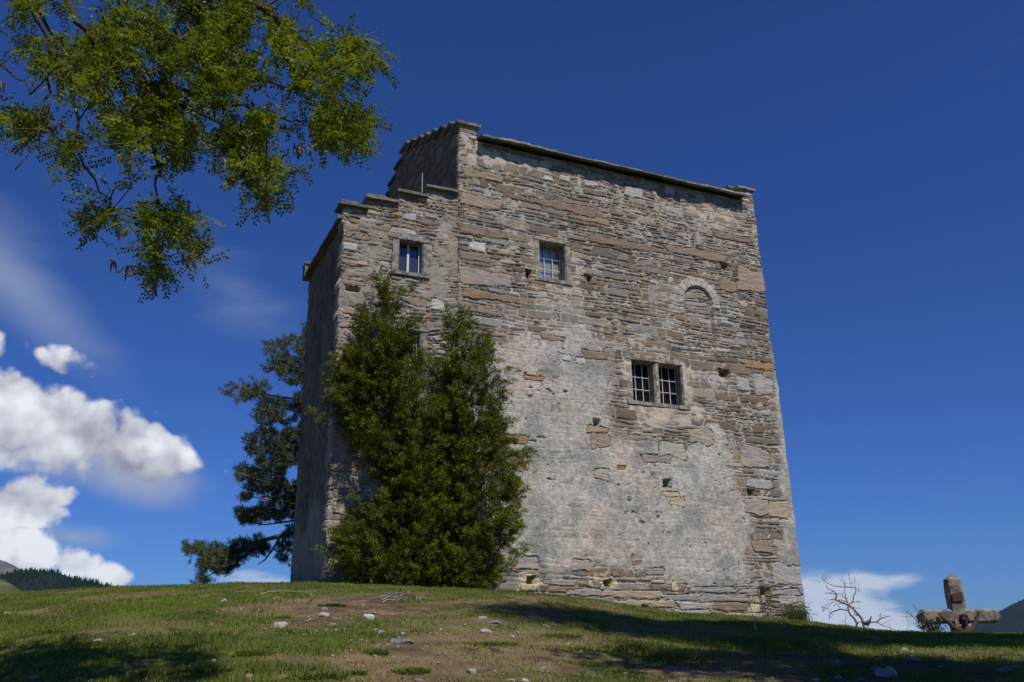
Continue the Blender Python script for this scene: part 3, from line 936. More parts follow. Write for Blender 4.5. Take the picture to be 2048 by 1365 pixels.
UPZ = np.array([0, 0, 1.0])
# copings of the turret steps: each slab a part
for i, (a, b_, t_) in enumerate(STEPS):
    cb_ = Bag()
    st = -0.16 if i == 0 else a - 0.06
    L_ = b_ - st + (.02 if i < 3 else -.01)
    slab(cb_, fpt(st, t_ + .004, .10) - 0 * UPZ, DU, DL, L_, .75, .085, slabcol() * 1.2, rough=.02)
    if i in (0, 1): slab(cb_, fpt(st + .05, t_ + .10, .07), DU, DL, L_ * .55, .7, .05, slabcol(), rough=.02)
    to_tower(cb_.build('coping', M['slab']))
# gable copings
for i, (a, b_, t_) in enumerate(GS):
    cb_ = Bag()
    o = S0 + NL * .12 + DL * (a - (.12 if i == 0 else .05)) + UPZ * (t_ + .004)
    slab(cb_, o, DL, DU, (b_ - a) + .10, .78, .09, slabcol(), rough=.025)
    to_tower(cb_.build('coping', M['slab']))
for i, (a, b_, t_) in enumerate(GS[1:]):
    cb_ = Bag()
    o = R0 + DU * .10 + DL * (a - .05) + UPZ * (t_ + .004)
    slab(cb_, o, DL, -DU, (b_ - a) + .10, .78, .09, slabcol(), rough=.025)
    to_tower(cb_.build('coping', M['slab']))
# corner posts at both ends of the eaves
def post(u0, u1, z0_, z1_, depth, seed):
    nx_ = int((u1 - u0) / .022) + 1; nz2 = int((z1_ - z0_) / .022) + 1
    U, Z = np.meshgrid(np.linspace(u0, u1, nx_), np.linspace(z0_, z1_, nz2))
    H, C, *_ = masonry(U, Z, seed, .07, .16, .25, .6, GREY * 1.1, .2)
    o = wall_mesh('corner_post', U, Z, H, C, np.ones((nz2 - 1, nx_ - 1), bool), A0 + NF * .012, DU, NF, skirt=depth)
    return o
post(USEAM + .02, 4.31, 17.46, 17.93, .6, 71)
post(15.24, 15.82, 17.46, 17.93, .6, 73)
cb_ = Bag(); slab(cb_, fpt(USEAM - .05, 17.935, .10), DU, DL, .78, .8, .08, (.26, .245, .21), rough=.02); to_tower(cb_.build('coping', M['slab']))
cb_ = Bag(); slab(cb_, fpt(15.08, 17.935, .12), DU, DL, .84, .8, .08, (.26, .245, .21), rough=.02); to_tower(cb_.build('coping', M['slab']))
# main roof: slabs laid in rows rising to the ridge
rb = Bag()
PITCHR = math.atan(0.36)
rows = 26
for r_ in range(rows):
    u_ = 4.36 if r_ < 2 else 4.36
    while u_ < 15.27:
        wdt = random.uniform(.55, 1.15)
        wdt = min(wdt, 15.28 - u_)
        if wdt < .2: break
        dep = -0.38 + r_ * .31 + random.uniform(-.05, .05)
        zz_ = 17.48 + (dep + .38) * math.tan(PITCHR) - 0.02 + random.uniform(-.012, .02)
        base = fpt(u_, zz_, -dep)
        th = random.uniform(.045, .075)
        dv = unit(DL + UPZ * math.tan(PITCHR))
        slab(rb, base + UPZ * (.006 if int(u_ * 7) % 2 else -.006), DU, dv, wdt + .05, .62, th, slabcol() * (1.1 if r_ else 1.25), rough=.03)
        u_ += wdt
# far slope: one plain sheet of slabs
half = GS[7][1]
for k in range(12):
    o = S0 + DL * half + DU * .2 + UPZ * (17.48 + (half + 0) * math.tan(PITCHR) - .05)
    dv = unit(DL - UPZ * math.tan(PITCHR))
    for j in range(20):
        slab(rb, o + DU * (k * 1.0) + dv * (j * .36) + UPZ * (-.002 * k), DU, dv, .98, .5, .05, slabcol(), rough=.01)
to_tower(rb.build('roof', M['slab']))
# mortar bed under the eaves slabs
# turret lean-to roof, seen at its thick left edge
rb = Bag()
for r_ in range(10):
    s_p = .60
    while s_p < 4.72:
        wdt = min(random.uniform(.6, 1.1), 4.75 - s_p)
        if wdt < .15: break
        uu = -.17 + r_ * .40
        zq = 13.74 + (uu + .17) * .22 + random.uniform(-.015, .02)
        slab(rb, A0 + DU * uu + DL * s_p + UPZ * zq, DL, unit(DU + UPZ * .22), wdt - .012, .72, random.uniform(.07, .12), slabcol() * .9, rough=.03)
        s_p += wdt
uu = -.42
slab(rb, A0 + DU * -.16 + DL * .05 + UPZ * 13.76, DL, unit(DU + UPZ * .2), .62, .15, .10, slabcol(), rough=.02)
to_tower(rb.build('turret_roof', M['slab']))
kb = Bag(); slab(kb, A0 + DU * -.16 + DL * 4.72 + UPZ * 13.62, DL, DU, .38, .6, .5, (.17, .16, .15), rough=.05)
slab(kb, A0 + DU * -.20 + DL * 4.66 + UPZ * 14.13, DL, DU, .5, .7, .09, (.16, .15, .14), rough=.03)
to_tower(kb.build('kneeler', M['dressed']))
rd = Bag(); pr = fpt(*fuv(851, 378), -0.35)
rd.tube([pr - UPZ * .2, pr + UPZ * .75], .018, 8)
to_tower(rd.build('vent_rod', M['rod']))


# --- windows: dressed stone surround with a chamfered reveal
def window(W, fr=0.17, depth=.42, mullion=False, vb=2, hb=2, glass='glass_blue', outz=0.02, col=(.37, .335, .285), grille=True, topw=.17, sill_drop=.13, wide_bar=False, jogs=False):
    u0, u1, z0, z1 = W
    ch = 0.06
    b = Bag()
    def bx(a0, a1, c0, c1, o0, o1, cl):
        b.hexa([fpt(a0, c0, o1), fpt(a1, c0, o1), fpt(a1, c0, o0), fpt(a0, c0, o0), fpt(a0, c1, o1), fpt(a1, c1, o1), fpt(a1, c1, o0), fpt(a0, c1, o0)], cl)
    cl = lambda: np.array(col) * random.uniform(.88, 1.12)
    def jamb(ui, sgn, cl_):
        # prism: outer edge, face, chamfer, reveal
        sec = [(ui - sgn * fr, outz), (ui - sgn * 0.045, outz), (ui, outz - .06), (ui, -depth), (ui - sgn * fr, -depth)]
        hts = [z0, z0 + (z1 - z0) * random.uniform(.35, .6), z1]
        for q in range(2):
            extra = random.uniform(0, .1) if jogs else 0
            V = []
            for zq in (hts[q] + .001, hts[q + 1] - .002):
                for i, (a, o) in enumerate(sec):
                    V.append(fpt(a - (sgn * extra if i in (0, 4) else 0), zq, o - .001 * q))
            n = len(sec)
            Fs = [tuple(range(n)), tuple(range(n, 2 * n))[::-1]] + [((i + 1) % n, i, n + i, n + (i + 1) % n) for i in range(n)]
            if sgn < 0: Fs = [f[::-1] for f in Fs]
            b.add(V, Fs, cl() )
    jamb(u0, 1, cl()); jamb(u1, -1, cl())
    # lintel with chamfer
    sec = [(z1 + topw, outz + .004), (z1 + .045, outz + .004), (z1, outz - .06), (z1, -depth), (z1 + topw, -depth)]
    V = []
    for a, off_ in ((u0 - fr - .02, 0), (u1 + fr + .02, 0)):
        for (zq, o) in sec: V.append(fpt(a, zq, o))
    if jogs:   # shouldered top of the lintel
        V = [np.array(v) for v in V]
        V[0] = V[0] + DU * .18; V[5] = V[5] - DU * .18
        V[4] = V[4] + DU * .18; V[9] = V[9] - DU * .18
    n = 5
    b.add(V, [tuple(range(n)), tuple(range(n, 2 * n))[::-1]] + [((i + 1) % n, i, n + i, n + (i + 1) % n) for i in range(n)], np.array(col) * .95)
    frm = to_tower(b.build('window', M['dressed']))
    s = Bag()
    s.hexa([fpt(u0 - fr - .03, z0 - sill_drop, outz + .03), fpt(u1 + fr + .03, z0 - sill_drop, outz + .02), fpt(u1 + fr + .03, z0 - sill_drop, -depth), fpt(u0 - fr - .03, z0 - sill_drop, -depth),
            fpt(u0 - fr - .03, z0 - .012, outz + .03), fpt(u1 + fr + .03, z0 - .012, outz + .02), fpt(u1 + fr + .03, z0 - .001, -depth), fpt(u0 - fr - .03, z0 - .001, -depth)], np.array(col) * .85)
    sub_of(s.build('sill', M['dressed']), frm)
    lights = [(u0, u1)]
    if mullion:
        um = (u0 + u1) / 2
        mb = Bag()
        sec = [(um - .05, outz - .02), (um + .05, outz - .02), (um + .11, outz - .09), (um + .11, -depth), (um - .11, -depth), (um - .11, outz - .09)]
        V = [fpt(a, zq, o) for zq in (z0, z1) for (a, o) in sec]
        n = 6
        mb.add(V, [tuple(range(n)), tuple(range(n, 2 * n))[::-1]] + [((i + 1) % n, i, n + i, n + (i + 1) % n) for i in range(n)], np.array(col) * 1.05)
        sub_of(mb.build('mullion', M['dressed']), frm)
        lights = [(u0, um - .112), (um + .112, u1)]
    for (a, c_) in lights:
        g = Bag()
        g.hexa([fpt(a, z0 - .03, -depth + .03), fpt(c_, z0 - .03, -depth + .03), fpt(c_, z0 - .03, -depth - .02), fpt(a, z0 - .03, -depth - .02),
                fpt(a, z1 + .03, -depth + .03), fpt(c_, z1 + .03, -depth + .03), fpt(c_, z1 + .03, -depth - .02), fpt(a, z1 + .03, -depth - .02)])
        sub_of(g.build('pane', M[glass]), frm)
        gb = Bag()
        dd = -depth + .09
        if wide_bar:
            for uq, wd in ((a + (c_ - a) * .47, .035), (c_ - .03, .025)):
                P = [(uq - wd, dd), (uq + wd, dd), (uq + wd, dd - .04), (uq - wd, dd - .04)]
                gb.hexa([fpt(p, z0, o) for p, o in P] + [fpt(p, z1, o) for p, o in P])
        else:
            for q in range(1, vb + 1):
                uq = a + (c_ - a) * q / (vb + 1)
                gb.tube([fpt(uq, z0, dd), fpt(uq, z1, dd)], .017, 6)
            gb.tube([fpt(c_ - .03, z0, dd), fpt(c_ - .03, z1, dd)], .012, 6)
            for q in range(1, hb + 1):
                zq = z0 + (z1 - z0) * (.04 + q / (hb + 1.0) * .93)
                gb.tube([fpt(a, zq, dd + .012), fpt(c_, zq, dd + .012)], .015, 6)
        sub_of(gb.build('grille', M['iron']), frm)
    return frm


window(W_UP, .20, .45, False, 2, 2, 'glass_blue')
window(W_TWIN, .24, .42, True, 2, 2, 'dark', col=(.40, .345, .28), topw=.24)
window(W_LT, .22, .36, False, 1, 0, 'glass_deep', outz=.0, col=(.31, .29, .265), wide_bar=True, topw=.26, jogs=True)
window(W_LOW, .22, .36, True, 2, 2, 'dark', outz=.0, col=(.31, .29, .265))

# ------------------------------------------------------------------ foliage helpers
def diamonds(base, d, side, ln, wd, fold=None):
    """one leaf-shaped quad per row; returns vertices (n*4,3) and faces"""
    ln = np.asarray(ln)[:, None]; wd = np.asarray(wd)[:, None]
    mid = base + d * ln * 0.5
    if fold is not None: mid = mid + fold
    V = np.stack([base, mid - side * wd * .5, base + d * ln, mid + side * wd * .5], 1).reshape(-1, 3)
    n = len(base)
    Fq = (np.arange(n) * 4)[:, None] + np.array([0, 1, 2, 3])[None]
    return V, Fq


def rand_unit(n, r):
    return unit(r.normal(size=(n, 3)))


def perp(d, r):
    return unit(np.cross(d, rand_unit(len(d), r)))


def in_poly(px, py, pts):
    ins = np.zeros(px.shape, bool)
    n = len(pts)
    for i in range(n):
        x1, y1 = pts[i]; x2, y2 = pts[(i + 1) % n]
        if y1 == y2: continue
        ins ^= ((y1 > py) != (y2 > py)) & (px < (x2 - x1) * (py - y1) / (y2 - y1) + x1)
    return ins


def gl(x, y): return float(terrain(np.array([x]), np.array([y]))[0])


# ------------------------------------------------------------------ juniper
JB = at_depth(905, 1180, 24.4)
jz = gl(JB[0], JB[1]) - .05
jun = empty('juniper', (JB[0], JB[1], jz), 'dark green double-topped juniper growing against the tower foot', 'juniper')
JI = Matrix.Translation((-JB[0], -JB[1], -jz))
def to_jun(o):
    o.parent = jun; o.matrix_parent_inverse = JI; return o
# silhouettes of the two tops by picture row: (y, left, right)
JL = [(550, 760, 768), (580, 752, 778), (610, 742, 796), (650, 722, 806), (690, 706, 818), (740, 692, 834), (800, 678, 846), (850, 690, 852), (880, 716, 856), (920, 745, 856), (960, 775, 856), (1000, 810, 860)]
JR = [(622, 912, 928), (660, 892, 945), (700, 890, 966), (750, 886, 988), (800, 878, 998), (850, 868, 1000), (900, 866, 1008), (950, 866, 1028), (1000, 860, 1036), (1050, 850, 1030), (1100, 840, 1016), (1150, 850, 985), (1176, 870, 945)]
JX = [(985, 800, 900), (1010, 735, 900), (1060, 695, 910), (1110, 672, 905), (1150, 700, 905), (1172, 770, 900)]
def jun_spots(prof, Y0, n, r, fill):
    """points in a lumpy body of round plan whose half width follows the profile"""
    prof = np.array(prof, float)
    yy = prof[0, 0] + (prof[-1, 0] - prof[0, 0]) * r.random(n)
    xl = np.interp(yy, prof[:, 0], prof[:, 1]); xr = np.interp(yy, prof[:, 0], prof[:, 2])
    w_ = (xr - xl) / 2
    keepw = r.random(n) < (w_ / w_.max()) ** 1.1 + .10
    yy, xl, xr, w_ = yy[keepw], xl[keepw], xr[keepw], w_[keepw]
    n = len(yy)
    ph = r.random(n) * 2 * math.pi
    rad = np.where(r.random(n) < fill, r.random(n) ** .5, 0.80 + .22 * r.random(n))
    lump = 0.84 + 0.32 * vnoise(ph * 1.6 + 5, yy / 34.0, 3)
    rad = np.minimum(rad * lump, 1.05)
    cx = (xl + xr) / 2
    P = np.zeros((n, 3)); O = np.zeros((n, 3))
    for i in range(n):
        c = at_depth(cx[i], yy[i], Y0)
        e = at_depth(cx[i] + w_[i], yy[i], Y0)
        R = e[0] - c[0]
        O[i] = (math.cos(ph[i]), math.sin(ph[i]), 0)
        P[i] = c + O[i] * np.array([1, .62, 1]) * R * rad[i]
    return P, O, rad
r = np.random.default_rng(5)
plumes = [jun_spots(JL, 23.9, 250, r, .0), jun_spots(JR, 24.5, 320, r, .0), jun_spots(JX, 24.2, 100, r, .0)]
PT = np.concatenate([p[0] for p in plumes]); PO = np.concatenate([p[1] for p in plumes])
esc = (r.random(len(PT)) < .17)[:, None]
PT = PT + PO * np.array([1, .4, 1]) * np.where(esc, .15 + .45 * r.random((len(PT), 1)), 0)
pd_ = unit(PO * (.40 + .45 * r.random((len(PT), 1)) + np.where(esc, .7, 0)) + np.array([0, 0, 1.0]) + r.normal(size=PT.shape) * .12)
plen = .55 + .70 * r.random(len(PT))
PER = 9
ii = np.repeat(np.arange(len(PT)), PER)
t_ = np.tile((np.arange(PER) + .5) / PER, len(PT))
q_ = rand_unit(len(ii), r)
P1 = PT[ii] - pd_[ii] * ((1 - t_) * plen[ii] - .25)[:, None] + q_ * (.17 * (1.15 - t_) * plen[ii])[:, None]
O1 = unit(q_ * .7 + PO[ii] * .5)
JC = [(850, 835, 880), (900, 805, 905), (1000, 770, 915), (1172, 770, 915)]
inner = [jun_spots(JL, 24.0, 520, r, 1.0), jun_spots(JR, 24.6, 900, r, 1.0), jun_spots(JX, 24.3, 420, r, 1.0), jun_spots(JC, 24.7, 900, r, 1.0)]
P2 = np.concatenate([p[0] for p in inner]); O2 = np.concatenate([p[1] for p in inner])
P = np.concatenate([P1, P2]); O = np.concatenate([O1, O2])
up1 = np.concatenate([pd_[ii], np.tile(np.array([[0, 0, 1.0]]), (len(P2), 1))])
d = unit(O * 0.65 + up1 * 0.9 + r.normal(size=P.shape) * .22)
ln = np.concatenate([.16 + .22 * r.random(len(P1)), .3 + .3 * r.random(len(P2))])
TI_ = np.concatenate([t_, np.zeros(len(P2))])
NB_ = 62
tt = np.tile(np.linspace(0.0, 1.0, NB_), len(P))
ii = np.repeat(np.arange(len(P)), NB_)
base = P[ii] + d[ii] * (tt * ln[ii])[:, None] + np.array([0, 0, -.10]) * (tt ** 2)[:, None] + r.normal(size=(len(ii), 3)) * (.055 * (1.15 - tt))[:, None]
dd = unit(d[ii] * 0.8 + r.normal(size=(len(ii), 3)) * .55)
V, Fq = diamonds(base, dd, perp(dd, r),   .055 + .05 * r.random(len(ii)), .014 + .010 * r.random(len(ii)))
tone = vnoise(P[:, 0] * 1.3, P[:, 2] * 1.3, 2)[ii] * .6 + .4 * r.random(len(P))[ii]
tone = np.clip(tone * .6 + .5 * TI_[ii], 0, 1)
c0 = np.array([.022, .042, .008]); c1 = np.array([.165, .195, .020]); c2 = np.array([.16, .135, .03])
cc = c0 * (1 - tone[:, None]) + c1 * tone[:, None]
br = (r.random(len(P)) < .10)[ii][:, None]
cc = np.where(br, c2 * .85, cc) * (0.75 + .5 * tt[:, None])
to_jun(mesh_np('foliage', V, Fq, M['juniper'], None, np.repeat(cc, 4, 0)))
b = Bag()
for tx, ty, yd in ((765, 580, 23.4), (800, 700, 23.4), (740, 760, 23.4), (928, 650, 24.0), (955, 740, 24.0), (900, 720, 24.0), (980, 920, 24.0), (860, 900, 23.9), (770, 1080, 23.7), (990, 1070, 24.0)):
    e = at_depth(tx, ty, yd + .6); s = np.array([JB[0], JB[1], jz]) + r.normal(size=3) * np.array([.15, .12, 0])
    m1 = s + (e - s) * .35 + np.array([(e[0] - s[0]) * .2, 0, -.2]); m2 = s + (e - s) * .7 + np.array([(e[0] - s[0]) * .12, 0, .1])
    b.tube([s, m1, m2], [.075, .05, .02], 7, (.10, .075, .055))
to_jun(b.build('trunk', M['bark'], None, True))

# ------------------------------------------------------------------ pine behind the tower
PY = 35.0
pb = at_depth(700, 1150, PY); pz = gl(pb[0], pb[1]) - .2
pine = empty('pine_tree', (pb[0], pb[1], pz), 'blue-green pine leaning out from behind the shaded side of the tower', 'pine')
PI_ = Matrix.Translation((-pb[0], -pb[1], -pz))
def to_pine(o):
    o.parent = pine; o.matrix_parent_inverse = PI_; return o
r = np.random.default_rng(15)
b = Bag()
top_ = at_depth(690, 560, PY)
tr_pts = [np.array([pb[0], pb[1], pz])] + [np.array([pb[0], pb[1], pz]) * (1 - t) + top_ * t + r.normal(size=3) * .06 for t in (.2, .4, .6, .8, 1)]
b.tube(tr_pts, [.30, .26, .22, .16, .10, .04], 9, (.22, .13, .075))
LIMBS = [[(690, 640), (630, 665), (570, 685), (530, 700)], [(690, 700), (620, 730), (560, 745), (530, 735)], [(692, 790), (600, 800), (520, 788), (446, 782)], [(694, 850), (600, 870), (540, 862), (505, 850)],
         [(694, 900), (610, 905), (540, 890), (490, 885)], [(696, 960), (600, 970), (530, 965), (475, 945)], [(696, 1010), (600, 1010), (540, 1000), (480, 990)], [(696, 1040), (600, 1040), (530, 1050), (475, 1040)],
         [(698, 1050), (585, 1066), (530, 1080), (470, 1105), (420, 1108), (372, 1095)], [(520, 1085), (480, 1120), (440, 1140), (400, 1160)], [(560, 1075), (545, 1100), (530, 1120), (515, 1130)], [(690, 760), (760, 740), (820, 730)], [(690, 900), (780, 880), (850, 870)]]
LP = []
for lb in LIMBS:
    off = r.normal() * 1.2
    pts = [at_depth(x, y, PY + off * (i / (len(lb) - 1.0)) + (0 if i else 0)) for i, (x, y) in enumerate(lb)]
    rad = np.linspace(.12 if len(lb) > 5 else .06, .012, len(pts))
    b.tube(pts, rad, 6, (.24, .14, .085)); LP.append(pts)
PPOLY = [[(640, 640), (600, 665), (560, 685), (528, 692), (525, 705), (560, 712), (530, 735), (545, 770), (500, 768), (442, 780), (470, 802), (500, 800), (505, 830), (530, 850), (490, 880), (500, 905), (520, 920), (470, 940),
          (476, 960), (510, 970), (480, 985), (490, 1010), (465, 1035), (480, 1050), (540, 1045), (585, 1060), (585, 1110), (575, 1130), (560, 1120), (555, 1075), (640, 1060), (660, 640)],
         [(366, 1086), (385, 1082), (420, 1095), (470, 1085), (520, 1070), (545, 1080), (530, 1110), (500, 1105), (480, 1130), (455, 1150), (420, 1150), (415, 1168), (392, 1168), (400, 1140), (385, 1120), (372, 1105)]]
cen = []
for poly, n in zip(PPOLY, (7600, 1500)):
    pp = np.array(poly); lo, hi = pp.min(0), pp.max(0)
    q = lo + (hi - lo) * r.random((n, 2))
    m = in_poly(q[:, 0] + r.normal(size=n) * 5, q[:, 1] + r.normal(size=n) * 5, poly)
    g_ = fbm(q[:, 0] / 40, q[:, 1] / 26, 1.0, 3, 3)
    m &= g_ > .35 + .12 * r.random(n)
    for x, y in q[m]: cen.append(at_depth(x, y, PY + r.normal() * 1.1))
cen = np.array(cen)
# twigs joining tufts to the nearest limb
allp = [p * (1 - t) + p2 * t for pts in LP for p, p2 in zip(pts[:-1], pts[1:]) for t in (0, .2, .4, .6, .8)]
def grow(bag, nodes, targets, maxlen, r0, r1, col, every=1, sag=.03):
    """join every target to the nearest point already grown"""
    nodes = np.array(nodes)
    dist = np.array([((nodes - c_) ** 2).sum(1).min() for c_ in targets])
    N = np.zeros((len(nodes) + len(targets), 3)); N[:len(nodes)] = nodes; m = len(nodes)
    for i_ in np.argsort(dist)[::every]:
        c_ = targets[i_]
        d2 = ((N[:m] - c_) ** 2).sum(1); k = int(np.argmin(d2))
        if d2[k] < maxlen ** 2:
            a_ = N[k]; L_ = math.sqrt(d2[k])
            bag.tube([a_, (a_ + c_) / 2 + r.normal(size=3) * L_ * .09 + np.array([0, 0, -sag * L_]), c_], [r0, (r0 + r1) / 2, r1], 4, col)
            N[m] = c_; m += 1
grow(b, allp, cen, 1.6, .014, .008, (.17, .115, .08), 3)
to_pine(b.build('trunk', M['bark'], None, True))
NN = 28
ii = np.repeat(np.arange(len(cen)), NN)
ax = unit(np.array([-.5, -.1, .6]) + r.normal(size=cen.shape) * .5)
dd = unit(ax[ii] * .8 + rand_unit(len(ii), r) * 1.0)
base = cen[ii] + ax[ii] * (r.random(len(ii)) * .20 - .1)[:, None]
V, Fq = diamonds(base, dd, perp(dd, r), .13 + .07 * r.random(len(ii)), .016 + .010 * r.random(len(ii)))
tone = r.random(len(cen))[ii][:, None]
cc = np.array([.035, .060, .026]) * (1 - tone) + np.array([.10, .125, .040]) * tone
to_pine(mesh_np('foliage', V, Fq, M['pine'], None, np.repeat(cc, 4, 0)))

# ------------------------------------------------------------------ locust tree hanging in from the upper left
r = np.random.default_rng(25)
LT = np.array([-5.5, 3.8, 0.0]); LT[2] = gl(LT[0], LT[1]) - .1
loc = empty('locust_tree', tuple(LT), 'leafy green locust branch with brown seed pods hanging in front of the open sky', 'locust tree')
LI = Matrix.Translation(tuple(-LT))
def to_loc(o):
    o.parent = loc; o.matrix_parent_inverse = LI; return o
b = Bag()
fork = LT + np.array([.6, .4, 3.7])
b.tube([LT, LT + np.array([.15, .1, 1.4]), LT + np.array([.4, .25, 2.8]), fork], [.21, .17, .14, .11], 10, (.085, .065, .05), .15)
D0 = 5.7
LL = [[(-700, -260), (-300, -240), (60, -160), (330, -60), (510, 15), (570, 55), (650, 97), (720, 130)], [(510, 15), (475, 32), (422, 72), (365, 90), (330, 130)], [(-400, -250), (-100, -120), (60, 0), (100, 55), (150, 120)],
      [(-100, -190), (115, -10), (170, 65), (215, 100), (300, 160), (400, 230), (470, 270), (560, 330)], [(215, 100), (240, 170), (275, 230), (300, 270), (310, 340), (312, 400), (320, 470), (310, 560)], [(300, 160), (420, 190), (520, 225), (600, 245), (690, 260)],
      [(60, 0), (100, 120), (90, 200), (60, 290), (30, 340)], [(-300, -100), (-100, 60), (10, 130), (60, 190)], [(365, 90), (470, 150), (560, 170), (640, 215)], [(170, 65), (140, 200), (170, 330), (220, 400), (180, 430)], [(312, 400), (350, 430), (370, 490)],
      [(330, -60), (420, -30), (500, 0), (600, -20)], [(-200, -220), (200, -200), (500, -180), (700, -120)], [(310, 340), (360, 300), (330, 250)]]
LPts = []
for k, lb in enumerate(LL):
    d0 = D0 + [0, .5, -.8, -.2, .6, .1, -.9, -1.2, .4, -.4, .5, .6, .8, .3][k] * .5
    pts = [at_depth(x, y, d0 + .18 * math.sin(i * 1.3 + k)) for i, (x, y) in enumerate(lb)]
    if k in (0, 2, 7): pts = [fork] + pts
    if k == 12: pts = [fork] + pts
    # smooth polyline
    q = []
    for i in range(len(pts) - 1):
        p0, p1, p2, p3 = pts[max(i - 1, 0)], pts[i], pts[i + 1], pts[min(i + 2, len(pts) - 1)]
        for t in (0, .33, .66):
            q.append(.5 * (2 * p1 + (p2 - p0) * t + (2 * p0 - 5 * p1 + 4 * p2 - p3) * t * t + (3 * p1 - p0 - 3 * p2 + p3) * t ** 3) + r.normal(size=3) * .02)
    q.append(pts[-1])
    r0 = {0: .07, 2: .045, 7: .03, 3: .028, 4: .02, 12: .045}.get(k, .016)
    rad = [max(.004, r0 * (1 - i / (len(q) - 1)) ** .9) for i in range(len(q))]
    b.tube(q, rad, 7, (.070, .052, .040)); LPts += q
LPts = np.array(LPts)
LPOLY = [([(-60, -140), (780, -140), (700, -20), (640, 10), (720, 30), (706, 60), (740, 70), (768, 105), (740, 130), (690, 130), (650, 150), (690, 175), (640, 190), (700, 215), (742, 240), (720, 290), (640, 270), (560, 245), (600, 310),
           (585, 345), (545, 395), (500, 370), (480, 350), (400, 330), (385, 360), (350, 340), (330, 400), (300, 380), (270, 400), (240, 370), (200, 340), (140, 370), (60, 385), (10, 375), (0, 340), (60, 300), (-20, 290), (-40, 200), (20, 230), (100, 200), (60, 120), (-60, 60)], 820, .43),
         ([(300, 395), (340, 400), (400, 430), (408, 470), (395, 515), (350, 500), (345, 540), (320, 585), (270, 580), (230, 530), (240, 500), (215, 470), (140, 440), (125, 410), (200, 405), (250, 420)], 120, .40),
         ([(120, 60), (300, 0), (560, 30), (620, 180), (500, 290), (330, 300), (180, 250)], 230, .36),
         ([(680, 60), (772, 88), (765, 130), (690, 135)], 26, .1), ([(650, 205), (745, 232), (730, 300), (640, 285)], 30, .1), ([(520, 330), (580, 330), (590, 380), (540, 430), (515, 400)], 14, .1)]
cl = []
for poly, n, thr in LPOLY:
    pp = np.array(poly); lo, hi = pp.min(0), pp.max(0)
    q = lo + (hi - lo) * r.random((n * 2, 2))
    m = in_poly(q[:, 0], q[:, 1], poly)
    g_ = fbm(q[:, 0] / 52 + 3, q[:, 1] / 48, 1.0, 3, 1)
    m &= g_ > thr + .07 + .10 * r.random(len(q))
    for x, y in q[m][:n]: cl.append(at_depth(x, y, D0 + r.normal() * .42 - .0002 * (x - 350)))
cl = np.array(cl)
LB = []; LD = []; LLn = []
grow(b, LPts, cl, .65, .0058, .003, (.085, .068, .052), 1, -.04)
# twigs from the limbs and pinnate leaves on them
for i in range(len(cl)):
    k = np.argmin(((LPts - cl[i]) ** 2).sum(1))
    a = LPts[k]; e = cl[i]
    td = unit((e - a)[None])[0] if np.linalg.norm(e - a) > .05 else rand_unit(1, r)[0]
    for q in range(int(r.integers(5, 10))):
        LB.append(e - td * r.random() * .14 + r.normal(size=3) * .036)
        LD.append(unit((td * .5 + r.normal(size=3) * .75 + np.array([0, 0, -.15]))[None])[0])
        LLn.append(.10 + .08 * r.random())
LB = np.array(LB); LD = np.array(LD); LLn = np.array(LLn)
to_loc(b.build('trunk', M['bark'], None, True))
nl_ = len(LB)
up_ = unit(np.array([0, 0, 1.0]) + r.normal(size=(nl_, 3)) * .45)
sd = unit(np.cross(LD, up_)); nrm_ = np.cross(sd, LD)
NP = 7
bases = []; dirs = []; lens = []; wds = []; nmz = []; tones = []
tn = r.random(nl_)
for j in range(NP):
    t = (j + .6) / NP
    ctr = LB + LD * (LLn * t)[:, None] + np.array([0, 0, -.03]) * t * t
    for s in (-1, 1):
        bases.append(ctr); dirs.append(unit(sd * s + LD * .35 + r.normal(size=(nl_, 3)) * .22 + np.array([0, 0, -.25])))
        lens.append(.027 + .013 * r.random(nl_)); wds.append(.014 + .007 * r.random(nl_)); tones.append(tn)
bases.append(LB + LD * LLn[:, None]); dirs.append(LD); lens.append(.026 + 0 * LLn); wds.append(.015 + 0 * LLn); tones.append(tn)
base = np.concatenate(bases); dd = np.concatenate(dirs); ln = np.concatenate(lens); wd = np.concatenate(wds); tone = np.concatenate(tones)[:, None]
nr = np.concatenate([nrm_] * len(bases)) + r.normal(size=base.shape) * .35
V, Fq = diamonds(base, dd, unit(np.cross(dd, nr)), ln, wd)
cc = np.array([.065, .105, .010]) * (1 - tone) + np.array([.20, .225, .014]) * tone
to_loc(mesh_np('foliage', V, Fq, M['locust'], None, np.repeat(cc, 4, 0)))
